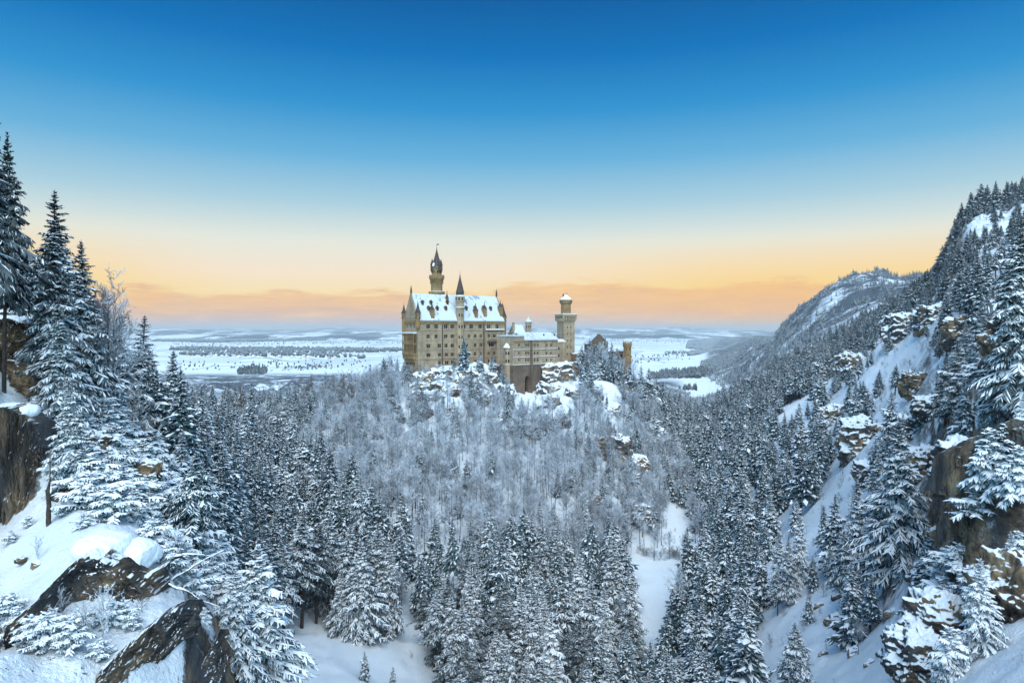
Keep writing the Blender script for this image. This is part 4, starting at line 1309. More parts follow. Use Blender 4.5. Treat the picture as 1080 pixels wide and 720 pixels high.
fbox(mb, W, -14, 2, -5.1, -3.9, -23.197, -22.2, 1)
mb.build('lower_wall', [M['lime'], M['snow']], castle)
Gt = Frame((622 - 540) / F * 462, 462, math.radians(14))
gw = Gt.t_at(641)
mb = MB()
fbox(mb, Gt, 0, gw, 0, 11, -45, -10.2, 0)
mb.add([Gt(0, 0, -10.2), Gt(gw, 0, -10.2), Gt(gw / 2, 0, -4.0), Gt(0, 11, -10.2), Gt(gw, 11, -10.2), Gt(gw / 2, 11, -4.0)], [(0, 1, 2), (3, 5, 4)], 0)
steps = 5                                               # stepped gable
for k in range(steps):
    for sg in (0, 1):
        s0 = gw / 2 * k / steps
        s1 = gw / 2 * (k + 1) / steps
        z1 = -10.2 + 6.2 * (k + 1) / steps + .5
        if sg:
            s0, s1 = gw - s1, gw - s0
        fbox(mb, Gt, s0, s1 - .01, -.25, -.003, -12 + k * .02, z1, 1)
for s in (.3, .5, .7):
    fbox(mb, Gt, gw * s - .5, gw * s + .5, -.31, -.256, -14.6, -12.6, 2)
    fbox(mb, Gt, gw * s - .5, gw * s + .5, -.10, -.006, -20, -18, 2)
gate = mb.build('gatehouse', [M['brick'], M['rough'], M['glass']], castle)
mb = MB()
for e in (-.5, gw + .5):
    lo = [Gt(e, .1, -10.7), Gt(e, 11.4, -10.7), Gt(gw / 2, 11.4, -4.0), Gt(gw / 2, .1, -4.0)]
    mb.hexa(lo, [(p[0], p[1], p[2] + .6) for p in lo])
mb.build('roof', [M['roof_snow']], gate)
# low range and corner tower at the right end
mb = MB()
ge = Gt.t_at(658)
fbox(mb, Gt, gw + .02, ge, 1.0, 9, -45, -15.6, 0)
for k in range(4):
    s = gw + (ge - gw) * (k + .5) / 4
    fbox(mb, Gt, s - .45, s + .45, .93, .997, -19.6, -17.8, 1)
lr = mb.build('outer_range', [M['brick'], M['glass']], castle)
mb = MB()
lo = [Gt(gw, .5, -15.8), Gt(ge, .5, -15.8), Gt(ge, 5, -12.6), Gt(gw, 5, -12.6)]
mb.hexa(lo, [(p[0], p[1], p[2] + .6) for p in lo])
lo = [Gt(gw, 5.003, -12.6), Gt(ge, 5.003, -12.6), Gt(ge, 9.5, -15.8), Gt(gw, 9.5, -15.8)]
mb.hexa(lo, [(p[0], p[1], p[2] + .6) for p in lo])
mb.build('roof', [M['roof_snow']], lr)
Ye = 462.0
x, y = (661.6 - 540) / F * Ye, Ye
ze = lambda py: (HORIZON - py) / F * Ye
mb = MB()
lathe(mb, x, y, [(2.7, -50), (2.7, ze(366)), (3.1, ze(364.6)), (3.15, ze(361.6)), (2.6, ze(361.6)), (2.6, ze(362.6))], 14)
for k in range(9):
    a = k / 9 * 6.283
    ca, sa = math.cos(a), math.sin(a)
    lathe(mb, x + ca * 2.8, y + sa * 2.8, [(.42, ze(361.9)), (.42, ze(360.3))], 4, 0, a)
for py, a in ((368, -1.9), (368, -1.1), (374, -1.5)):
    lathe(mb, x + math.cos(a) * 2.5, y + math.sin(a) * 2.5, [(.4, ze(py + 1)), (.4, ze(py - 1))], 6, 1)
et = mb.build('corner_tower', [M['ochre'], M['glass']], castle)
mb = MB()
lathe(mb, x, y, [(2.55, ze(362.4)), (2.3, ze(361.6)), (.3, ze(361.2))], 12)
mb.build('snow_cap', [M['snow']], et)
# ------------------------------------------------------------------ crags and boulders
def ico(level):
    t = (1 + 5 ** .5) / 2
    v = [(-1, t, 0), (1, t, 0), (-1, -t, 0), (1, -t, 0), (0, -1, t), (0, 1, t), (0, -1, -t), (0, 1, -t), (t, 0, -1), (t, 0, 1), (-t, 0, -1), (-t, 0, 1)]
    f = [(0, 11, 5), (0, 5, 1), (0, 1, 7), (0, 7, 10), (0, 10, 11), (1, 5, 9), (5, 11, 4), (11, 10, 2), (10, 7, 6), (7, 1, 8),
         (3, 9, 4), (3, 4, 2), (3, 2, 6), (3, 6, 8), (3, 8, 9), (4, 9, 5), (2, 4, 11), (6, 2, 10), (8, 6, 7), (9, 8, 1)]
    v = [np.array(p) / np.linalg.norm(p) for p in v]
    f = np.array(f)
    for _ in range(level):
        e = {}
        nf = []

        def mid(a, b):
            k = (min(a, b), max(a, b))
            if k not in e:
                m_ = v[a] + v[b]
                v.append(m_ / np.linalg.norm(m_)); e[k] = len(v) - 1
            return e[k]
        for a, b, c in f:
            ab, bc, ca = mid(a, b), mid(b, c), mid(c, a)
            nf += [(a, ab, ca), (b, bc, ab), (c, ca, bc), (ab, bc, ca)]
        f = np.array(nf)
    return np.array(v), f


ICO = {l: ico(l) for l in (3, 4, 5)}


def rock(name, center, size, seed, level=5, rough=.35, material='crag', tilt=0.0, turn=0.0, label=None, group=None, strata=.0, blocky=.55, cat='rock'):
    v, f = ICO[level]
    v = v.copy()
    # squarish body
    m_ = np.abs(v).max(1)[:, None]
    v = v * (1 - blocky) + v / m_ * blocky * .8
    s = np.array(size, float)
    p = v * s
    q = p / s.mean()
    r = fbm(q * .9 + seed * 7.7, 4, .5, True)
    r2 = fbm(q * 2.9 + seed * 3.1, 3, .5, True)
    disp = rough * (r - .35) * .55 + rough * .20 * (r2 - .4)
    if strata:
        ly = p[:, 2] + p[:, 0] * .35 + .5 * fbm(q * 1.3, 3)
        k = ly / strata
        disp = disp + rough * .07 * (np.abs(k - np.floor(k) - .5) * 2 - .5)
    p = p + v * disp[:, None] * s.mean()
    ct, st_ = math.cos(tilt), math.sin(tilt)
    p = np.stack([p[:, 0] * ct + p[:, 2] * st_, p[:, 1], -p[:, 0] * st_ + p[:, 2] * ct], -1)
    c2, s2 = math.cos(turn), math.sin(turn)
    p = np.stack([p[:, 0] * c2 - p[:, 1] * s2, p[:, 0] * s2 + p[:, 1] * c2, p[:, 2]], -1)
    me = make_mesh(name, p, [f], [M[material]], None, True)
    return link(name, me, label=label, cat=cat, group=group, loc=center)


# crag under the castle
for px, py, y, sx, sy, sz, sd in ((452, 404, 396, 9, 6, 6, 1), (472, 402, 398, 10, 6, 7, 2), (497, 402, 399, 12, 7, 9, 3), (513, 408, 398, 8, 6, 9, 4),
                                  (528, 421, 395, 9, 6, 9, 5), (536, 442, 388, 6, 5, 5, 6), (577, 408, 412, 0, 0, 0, 0), (588, 402, 426, 10, 7, 11, 8), (584, 418, 410, 9, 7, 8, 9)):
    if sx:
        rock('castle_crag', at(px, py, y), (sx, sy, sz), sd, 5, .5, 'crag', .1 * (sd % 3 - 1), .4 * sd,
             'snow-covered knob of the crag right below the castle walls', 'knobs of the castle crag')
for px, py, y, sx, sy, sz, sd, lb in (
        (622, 420, 398, 8, 5, 6, 11, 'bare dark crag on the slope below the gatehouse'),
        (646, 478, 352, 9, 5, 9, 12, 'grey rock wall halfway down the slope, snow streaked'),
        (672, 490, 348, 5, 4, 5, 13, 'small brownish block right of the grey rock wall'),
        (690, 458, 400, 6, 4, 5, 14, 'reddish outcrop among spruces right of the grey rock wall'),
        (626, 533, 306, 6, 4, 5, 15, 'brown outcrop low on the slope above the round clearing'),
        (676, 542, 305, 4, 3, 4, 16, 'dark boulder just above the round clearing'),
        (548, 455, 365, 5, 4, 6, 17, 'narrow snow-streaked rock rib in the bare wood under the arch'),
        (645, 441, 392, 7, 5, 8, 18, 'snowy shoulder of rock under the outer corner tower')):
    rock('outcrop', at(px, py, y), (sx, sy, sz), sd, 5, .55, 'cliff' if sd in (12, 15) else 'crag', .15, .5 * sd, lb)

rk = np.random.RandomState(5)
for k in range(26):
    px = rk.uniform(438, 606)
    py = np.interp(px, [438, 480, 530, 560, 606], [404, 405, 420, 434, 408]) + rk.uniform(2, 34)
    ys_ = np.linspace(330, 402, 80)
    gp = HORIZON - F * gzv(np.full(80, px), ys_) / ys_
    y = ys_[np.argmin(np.abs(gp - py))]
    s_ = rk.uniform(1.6, 4.2)
    rock('castle_crag', on(px, y) - (0, 0, .2 * s_), (s_ * 1.3, s_, s_ * rk.uniform(.8, 1.5)), 200 + k, 4, .8, 'crag' if k % 3 else 'cliff', rk.uniform(-.4, .4), rk.uniform(0, 6),
         'broken snowy rock on the steep slope below the castle', 'broken rocks below the castle', 0, .3)

# right-hand cliff and its neighbours
for px, py, y, sx, sy, sz, sd, mt, lb in (
        (1016, 498, 88, 2.4, 2.6, 3.4, 23, 'crag', 'snow-capped shoulder on top of the right-hand cliff'),
        (1074, 640, 66, 2.6, 3, 4.5, 24, 'face', 'dark rock foot behind the snowy spruce in the lower right corner'),
        (984, 656, 72, 2.2, 2.4, 2.4, 25, 'crag', 'rounded brown boulder with a deep snow cap beside the lower right spruce'),
        (965, 694, 66, 1.9, 2.0, 2.2, 26, 'crag', 'snowy rock hump at the bottom edge left of the lower right spruce'),
        (1074, 372, 98, 3.0, 3, 4.5, 27, 'face', 'dark rock showing through the trees high on the right edge'),
        (905, 468, 230, 5.5, 4, 7.5, 28, 'crag', 'rust-stained outcrop in the middle of the right slope'),
        (936, 468, 225, 4.5, 4, 5, 29, 'crag', 'low snowy outcrop right of the rust-stained one'),
        (975, 492, 150, 3.0, 3, 3.4, 30, 'crag', 'broken rock ledge above the snow chute'),
        (955, 350, 365, 9, 7, 7, 31, 'crag', 'pale snowy rock knob high on the right slope'),
        (898, 388, 400, 7, 5, 7, 32, 'crag', 'slanting snowy rock rib among the spruces of the right slope'),
        (826, 675, 165, 3.2, 3, 3, 33, 'cliff', 'dark rock hollow under the dense spruces of the lower right slope')):
    rock('outcrop', at(px, py, y), (sx, sy, sz), sd, 5, .8, mt, .12 * (sd % 3 - 1), .6 * sd, lb, None, 0, .35)
# flakes of rock standing out of the right slope's snow
rr = np.random.RandomState(77)
flakes = [(878, 655), (885, 630), (893, 585), (905, 572), (948, 582), (962, 607), (905, 640), (940, 646), (888, 672), (930, 688), (862, 640), (868, 690), (790, 690), (800, 700), (812, 712), (846, 700), (917, 700),
          (960, 540), (985, 560), (940, 610), (900, 690), (880, 600)]
for k, (px, py) in enumerate(flakes):
    ys = np.linspace(80, 230, 150)
    gp = HORIZON - F * gzv(np.full(150, px), ys) / ys
    y = ys[np.argmin(np.abs(gp - py))]
    s = rr.uniform(.5, 1.1)
    rock('rock_flake', on(px, y) + (0, 0, .15 * s), (1.9 * s, .8 * s, .6 * s), 40 + k, 3, .5, 'cliff', -.6, rr.uniform(-.4, .4),
         'dark rock flake poking out of the snow on the right slope', 'rock flakes on the right slope')

# left foreground: bands of brown rock with deep snow on their shelves
def ledge(name, tops, foots, ys, depth, seed, label, mt='cliff', rough=.34, over=.35, fwd=1.0):
    """a rock band: a broken front between a top line and a foot line, and a shelf running back into the slope"""
    n, mf, mb_ = 220, 84, 40
    u = np.linspace(0, 1, n)

    def line(L, i):
        return np.interp(u, np.linspace(0, 1, len(L)), [p[i] for p in L])
    y = np.interp(u, np.linspace(0, 1, len(ys)), ys) - fwd
    top = np.stack([(line(tops, 0) - 540) / F * y, y, (HORIZON - line(tops, 1)) / F * y], -1)
    foot = np.stack([(line(foots, 0) - 540) / F * y, y + over, (HORIZON - line(foots, 1)) / F * (y + over)], -1)
    v = np.linspace(-.25, 1, mf)[None, :, None]
    front = foot[:, None] * (1 - v) + top[:, None] * v
    hgt = np.linalg.norm(top - foot, axis=1)[:, None]
    # layers that follow the band, cracks across it
    q = np.stack([np.repeat(u[:, None] * 7, mf, 1), np.repeat(v[..., 0], n, 0) * 2.2, np.full((n, mf), seed * 1.7)], -1)
    r1 = fbm(q * 1.1, 4, .42, True) - .4
    cr = fbm(np.stack([q[..., 0] * 1.6 + .5 * q[..., 1], q[..., 1] * .35, q[..., 2] + 5], -1), 4, .5, True)
    lay = v[..., 0] * 5 + .8 * fbm(q * .8 + 3, 3)
    st_ = np.abs(lay - np.floor(lay) - .5) * 2
    out = rough * r1 + rough * .16 * (st_ - .5) - rough * .7 * np.clip(cr - .8, 0, 1)
    out = out + rough * .22 * (fbm(q * 5.5, 4, .6, True) - .4)
    front = front + np.stack([.35 * out, -out, .25 * out], -1)
    w = np.linspace(0, 1, mb_ + 1)[None, 1:, None]
    f_ = np.clip(w * 7.0, 0, 1)
    bk = front[:, -1:, :] * (1 - f_) + (top[:, None, :] + np.array([0, .1, .05])) * f_
    bk[..., 1] += depth * w[..., 0]
    bk[..., 2] += .10 * fbm(np.stack([np.repeat(u[:, None] * 9, mb_, 1), np.repeat(w[..., 0], n, 0) * 3, np.full((n, mb_), seed + 9.0)], -1), 4) + .15 * np.sin(w[..., 0] * 3) - 1.4 * np.clip(w[..., 0] - .6, 0, 1)
    g_ = np.concatenate([front, bk], 1)
    # the ends sink into the slope
    e = np.clip(np.minimum(u, 1 - u) / .07, 0, 1)[:, None]
    g_[..., 1] += (1 - e) * .9
    g_[..., 2] -= (1 - e) * .5
    mm = mf + mb_
    i = np.arange(n * mm).reshape(n, mm)
    qd = np.stack([i[:-1, :-1], i[1:, :-1], i[1:, 1:], i[:-1, 1:]], -1).reshape(-1, 4)
    return link(name, make_mesh(name, g_.reshape(-1, 3), [qd], [M[mt]], None, True), label=label, cat='rock')


ledge('rock_ledge', [(-8, 669), (14, 655), (38, 634), (58, 612), (74, 596), (86, 588), (104, 590), (120, 598), (134, 607), (148, 612), (160, 606), (170, 592)],
      [(-8, 699), (14, 688), (38, 670), (58, 652), (74, 640), (86, 632), (104, 627), (120, 630), (134, 638), (148, 640), (160, 630), (170, 612)],
      [36.4, 37.4, 38.6, 40.2, 41.4, 42.3, 42.8, 43.2, 43.8, 44.6, 45.4, 46.4], 2.4, 1, 'long brown rock ledge bending under the big snow cushion, lower left')
ledge('rock_ledge', [(92, 722), (112, 703), (132, 684), (150, 668), (166, 655), (182, 645), (198, 640)],
      [(92, 752), (112, 738), (132, 722), (150, 706), (166, 690), (182, 674), (198, 662)],
      [34.8, 35.8, 37.2, 38.6, 39.8, 41.2, 42.6], 1.6, 2, 'dark slanting rock rib in the lower left corner, below the long ledge')
ledge('rock_ledge', [(200, 730), (210, 706), (222, 684), (230, 668)], [(210, 745), (222, 726), (232, 704), (238, 684)],
      [42.6, 44.0, 45.4, 46.8], 1.0, 4, 'narrow brown rib at the bottom edge under the snowy pine', 'cliff', .12)
ledge('rock_ledge', [(-10, 432), (8, 430), (24, 438), (38, 448), (42, 470)], [(-10, 566), (8, 556), (24, 520), (38, 492), (44, 486)],
      [56.8, 57.6, 58.6, 59.8, 60.6], 3.0, 5, 'brown cliff block at the left edge with snow on its head', 'face', .7)
ledge('rock_ledge', [(-10, 340), (8, 336), (24, 342), (36, 352)], [(-10, 384), (8, 380), (24, 376), (38, 368)],
      [68.4, 69.0, 69.6, 70.4], 2.0, 6, 'ochre rock under the tall spruces at the left edge', 'cliff', .5)
ledge('cliff', [(994, 520), (1002, 482), (1018, 474), (1034, 466), (1052, 462), (1070, 452), (1092, 440)],
      [(1000, 590), (1008, 606), (1024, 622), (1040, 628), (1056, 618), (1074, 606), (1092, 598)],
      [84, 83, 81.5, 80, 78, 76, 74], 3.0, 12, 'tall bare brown cliff on the right edge with trees on its head', 'face', 1.5, -.6, 1.5)
for px, py, y, sx, sy, sz, ti, sd, mt, lb in (
        (196, 652, 43.4, .6, .6, .9, -.3, 58, 'cliff', 'upright rock stub below the leaning branches'),
        (72, 482, 60.0, .9, .9, .7, .2, 64, 'crag', 'small snowy stone beside the bare broken stem'),
        (40, 596, 46.5, .35, .3, .22, .2, 67, 'cliff', 'small dark stone in the snow slope above the long ledge'),
        (22, 590, 47.5, .28, .3, .2, .2, 66, 'cliff', 'tiny dark stone left in the snow slope above the long ledge'),
        (110, 502, 62.0, 1.0, 1.0, .7, .2, 65, 'cliff', 'brown rock bit showing under the snow-laden bushes')):
    rock('boulder', at(px, py, y), (sx, sy, sz), sd, 4, .5, mt, ti, .1 * (sd % 3 - 1), lb, None, .45)
# more broken rock on the right slope
for k, (px, py, s, lb) in enumerate([
        (868, 372, 5.5, 'snowy rock tooth at the skyline side of the right slope'), (930, 342, 6, 'upper of the pale crags on the right slope'), (985, 338, 6, 'crag under the steep skyline edge on the right'), (968, 408, 4, 'broken crag beside the upper snow chute'),
        (985, 432, 3.4, 'low ledge crossing the upper snow chute'), (880, 440, 5, 'rock rib among spruces left of the rust-stained outcrop'), (860, 490, 4, 'snow-patched crag low in the right forest'),
        (922, 500, 3.6, 'boulder pile under the rust-stained outcrop'), (965, 455, 3.2, 'dark ledge over the large pale spruce'), (1020, 352, 4.5, 'crag in the trees left of the tall edge spruce')]):
    ys_ = np.linspace(120, 560, 260)
    gp = HORIZON - F * gzv(np.full(260, px), ys_) / ys_
    y = ys_[np.argmin(np.abs(gp - py))]
    rock('outcrop', on(px, y), (s * 1.3, s * .8, s * .8), 140 + k, 5, .85, 'crag' if k % 3 else 'cliff', .2 * (k % 3 - 1), k * .7, lb, None, 0, .3)


for px, py, y, sx, sy, sz, sd, lb in (
        (60, 448, 65, 2.0, 1.4, 2.0, 81, 'brown rock face between bushes under the skyline spruces'), (96, 472, 63, 1.5, 1.2, 1.4, 82, 'rock lump among the snow-caked bushes'),
        (30, 398, 68, 1.8, 1.4, 1.6, 83, 'rock step between the ochre rock and the brown cliff block'), (150, 500, 66, 1.4, 1.2, 1.3, 84, 'dark rock in the bushes right of the cushion'),
        (186, 540, 66, 1.3, 1.2, 1.4, 85, 'dark rock low in the bushes beside the leaning branches'), (66, 520, 57, .9, .8, .6, 86, 'small rock at the edge of the bushes on the snow slope')):
    rock('boulder', at(px, py, y), (sx, sy, sz), sd, 4, .5, 'cliff', .15, .3 * sd, lb, None, .5)


def mound(px, py, y, size, seed, label, tilt=0.0):
    return rock('snow_cushion', at(px, py, y), size, seed, 5, .09, 'snow', tilt, 0.0, label, None, 0.0, .25, 'snow')


mound(110, 576, 44.4, (1.6, 2.0, .85), 71, 'big rounded snow cushion overhanging the brown ledge, lower left', .12)
mound(144, 585, 45.4, (1.2, 1.6, 1.05), 72, 'steep end of the big snow cushion above the dark rock jaw', .25)
mound(160, 584, 46.0, (.55, .9, .62), 73, 'small snow bulge beside the leaning branches', -.3)
mound(14, 434, 58.8, (2.1, 1.6, .75), 74, 'snow cushion on top of the brown cliff block, left edge', .0)
mound(14, 338, 69.4, (1.8, 1.4, .5), 75, 'snow strip on the ochre rock, left edge', .1)
mound(478, 393, 400.0, (10, 5, 4.2), 78, 'broad white snow bank under the hall of the castle', .1)
mound(502, 392, 400.5, (9, 5, 5.0), 79, 'rounded snow bank at the foot of the castle terrace', -.1)
# ------------------------------------------------------------------ trees
def strips(p0, d, L, W, a, b, rng, nst, snow, thick, hang, roll=None):
    """boughs: tapering sprays that arch along d and sag at both edges, fringed with hanging tips and carrying a ridge of snow.
    returns (needle verts, needle quads, needle tris, snow verts, snow quads)"""
    N = len(L)
    s = np.linspace(0, 1, nst)[None, :]
    c = p0[:, None, :] + d[:, None, :] * (L[:, None] * s)[..., None]
    c[..., 2] += L[:, None] * (a[:, None] * s + b[:, None] * s * s)
    side = np.stack([-d[:, 1], d[:, 0], np.zeros(N)], -1)
    side /= np.linalg.norm(side, axis=1)[:, None] + 1e-9
    sh = np.interp(s[0], [0, .25, .55, .85, 1], [.35, .85, 1.0, .62, .06])[None, :]
    w = W[:, None] * sh * rng.uniform(.6, 1.35, (N, nst))
    e = (side[:, None, :] * w[..., None])
    l, r = c + e, c - e
    l[..., 2] -= w * rng.uniform(.35, .8, (N, nst))
    r[..., 2] -= w * rng.uniform(.35, .8, (N, nst))
    v = np.stack([l, c, r], 2).reshape(-1, 3)
    idx = np.arange(N * nst * 3).reshape(N, nst, 3)
    q = np.concatenate([np.stack([idx[:, :-1, k], idx[:, 1:, k], idx[:, 1:, k + 1], idx[:, :-1, k + 1]], -1).reshape(-1, 4) for k in (0, 1)])
    tv, tf = [], []
    for k, edge, sg in ((0, l, 1), (2, r, -1)):
        for h in range(hang):
            st = rng.randint(0, nst - 1, N)
            u = rng.uniform(0, 1, N)[:, None]
            ar = np.arange(N)
            A = edge[ar, st] * (1 - u) + edge[ar, st + 1] * u
            wl = W * rng.uniform(.25, .6, N)
            B = A + d * wl[:, None] * .55 + np.array([0, 0, .02])
            A2 = A * .75 + c[ar, st] * .25
            T = A + d * wl[:, None] * rng.uniform(.3, 1.0, N)[:, None] + side * (sg * wl * rng.uniform(.2, .9, N))[:, None]
            T[:, 2] -= wl * rng.uniform(.3, 1.6, N)
            tv.append(np.stack([A2, B, T], 1).reshape(-1, 3))
    nv = len(v)
    if tv:
        tv = np.concatenate(tv)
        tr = (np.arange(len(tv)) + nv).reshape(-1, 3)
        v = np.concatenate([v, tv])
    else:
        tr = np.zeros((0, 3), int)
    # snow
    load = np.clip(snow + rng.normal(0, .35, (N, 1)) + rng.normal(0, .28, (N, nst)), 0, 1.25)
    load[:, -1] *= .6
    ws = w * np.clip(load, 0, 1) * .95
    th = thick * W[:, None] * load * rng.uniform(.6, 1.4, (N, nst)) * sh
    off = np.where(load < .12, -.15, 0.02)
    es = side[:, None, :] * ws[..., None]
    sl, sr, sc = c + es, c - es, c.copy()
    drop = w * .5 * np.clip(load, 0, 1)
    sl[..., 2] += off * W[:, None] - drop + th * .35
    sr[..., 2] += off * W[:, None] - drop + th * .35
    sc[..., 2] += off * W[:, None] + th
    s1 = (sl + sc) / 2; s1[..., 2] += th * .32
    s2 = (sr + sc) / 2; s2[..., 2] += th * .32
    sv_ = np.stack([sl, s1, sc, s2, sr], 2).reshape(-1, 3)
    si = np.arange(N * nst * 5).reshape(N, nst, 5)
    keep = (load[:, :-1] > .12) | (load[:, 1:] > .12)
    sq = np.concatenate([np.stack([si[:, :-1, k], si[:, :-1, k + 1], si[:, 1:, k + 1], si[:, 1:, k]], -1)[keep] for k in range(4)])
    return v, q, tr, sv_, sq


def tube(pts, rad, n=7):
    pts, rad = np.asarray(pts, float), np.asarray(rad, float)
    a = np.arange(n) / n * 2 * np.pi
    ring = np.stack([np.cos(a), np.sin(a), 0 * a], -1)
    v = (pts[:, None, :] + ring[None] * rad[:, None, None]).reshape(-1, 3)
    i = np.arange(len(pts) * n).reshape(-1, n)
    q = np.stack([i[:-1], np.roll(i[:-1], -1, 1), np.roll(i[1:], -1, 1), i[1:]], -1).reshape(-1, 4)
    return v, q


def spruce(seed, H=22.0, base=.1, lmax=.15, detail=0, snow=.6, step=.5, droop=.32, ragged=.25, nb=6, thick=.45, shape=.85):
    """a spruce of height H -> (trunk verts, quads), (crown arrays)"""
    rng = np.random.RandomState(seed)
    nz = 10
    tz = np.linspace(-1.2, H, nz)
    lean = rng.normal(0, .008, 2)
    cx = lean[0] * tz + .12 * np.sin(tz / H * 5 + rng.uniform(0, 6))
    cy_ = lean[1] * tz + .12 * np.sin(tz / H * 4 + rng.uniform(0, 6))
    tr = .0125 * H * np.clip(1 - np.clip(tz, 0, H) / H, 0.02, 1) ** .8 + .01
    tv, tq = tube(np.stack([cx, cy_, tz], -1), tr, 8)
    zs, zz = [], H * base
    while zz < H - .25:
        t = (zz / H - base) / (1 - base)
        zs.append((zz, t))
        zz += step * rng.uniform(.7, 1.3) * (1 - .45 * t)
    P, D, L, A, B = [], [], [], [], []
    ph = rng.uniform(0, 6.28, 3)
    for z, t in zs:
        n = max(3, int(round(nb * (1 - .4 * t) + rng.uniform(-1, 1))))
        a0 = rng.uniform(0, 6.28)
        for k in range(n):
            az_ = a0 + k * 6.283 / n + rng.normal(0, .25)
            prof = lmax * H * ((1 - t) ** shape * .96 + .025)
            prof *= .82 + .18 * min(1, t / .12) if base < .2 else .6 + .4 * min(1, t / .2)
            prof *= 1 + .16 * math.sin(az_ * 2 + ph[0] + t * 5) + .10 * math.sin(az_ * 3 + ph[1] - t * 9)
            l = prof * (1 + rng.normal(0, ragged))
            if rng.rand() < .06 * (1 - t):
                continue
            l = max(.25, l)
            P.append((np.interp(z, tz, cx), np.interp(z, tz, cy_), z + rng.normal(0, .08)))
            D.append((math.cos(az_), math.sin(az_), 0))
            L.append(l)
            inc = np.interp(t, [0, .35, .8, 1], [-droop * 1.15, -droop * .7, .05, .75]) + rng.normal(0, .10)
            A.append(inc)
            B.append(np.interp(t, [0, .5, 1], [-.10, -.12, -.05]) + rng.normal(0, .06))
    P, D, L, A, B = (np.array(x) for x in (P, D, L, A, B))
    parts = []
    if detail == 0:
        parts.append(strips(P, D, L, L * .30, A, B, rng, 4, snow, thick, 2))
    elif detail == 1:
        parts.append(strips(P, D, L, L * .20 + .05, A, B, rng, 5, snow, thick, 3))
    else:
        parts.append(strips(P, D, L, L * .045 + .045, A, B, rng, 6, snow, thick * 1.3, 3))
    if detail >= 1:
        k = 3 if detail == 1 else 14
        p2, d2, l2, a2, b2 = [], [], [], [], []
        for i in range(k):
            for sg in (-1, 1):
                s = (i + rng.uniform(.3, 1.0, len(L))) / (k + .4)
                ang = sg * rng.uniform(.55, 1.15, len(L))
                ca, sa = np.cos(ang), np.sin(ang)
                pp = P + D * (L * s)[:, None]
                pp[:, 2] += L * (A * s + B * s * s)
                p2.append(pp)
                d2.append(np.stack([D[:, 0] * ca - D[:, 1] * sa, D[:, 0] * sa + D[:, 1] * ca, 0 * ca], -1))
                ll = L * ((.52 if detail == 1 else .44) * (1 - s) ** .7 + .10) * rng.uniform(.7, 1.25, len(L))
                l2.append(np.minimum(ll, .85 + .1 * rng.rand(len(ll))) if detail == 2 else ll)
                a2.append(A + 2 * B * s - rng.uniform(.05, .45, len(L)))
                b2.append(rng.normal(-.12, .12, len(L)))
        p2, d2, l2, a2, b2 = (np.concatenate(x) for x in (p2, d2, l2, a2, b2))
        keep = l2 > .12
        p2, d2, l2, a2, b2 = (x[keep] for x in (p2, d2, l2, a2, b2))
        parts.append(strips(p2, d2, l2, l2 * (.30 if detail == 1 else .17) + .02, a2, b2, rng, 4, snow - .05, thick * 1.1, 1 if detail == 1 else 3))
    V, Q, T, SV, SQ, o, so = [], [], [], [], [], 0, 0
    for v, q, t_, s_, sq in parts:
        V.append(v); Q.append(q + o); T.append(t_ + o); o += len(v)
        SV.append(s_); SQ.append(sq + so); so += len(s_)
    V, Q, T, SV, SQ = (np.concatenate(x) for x in (V, Q, T, SV, SQ))
    return (tv, tq), (V, Q, T, SV, SQ)


def tree_meshes(name, trunk, crown, mats):
    """trunk mesh, crown mesh (foliage and the snow on it), and both joined for the mass of the forest"""
    tv, tq = trunk
    V, Q, T, SV, SQ = crown
    n = len(V)
    tm = make_mesh(name + '_trunk', tv, [tq], [mats[2]], None, True)
    cm = make_mesh(name + '_crown', np.concatenate([V, SV]), [Q, T, SQ + n], mats[:2], [0, 0, 1], False)
    m = len(SV) + n
    jm = make_mesh(name, np.concatenate([V, SV, tv]), [Q, T, SQ + n, tq + m], mats, [0, 0, 1, 2], False)
    return tm, cm, jm


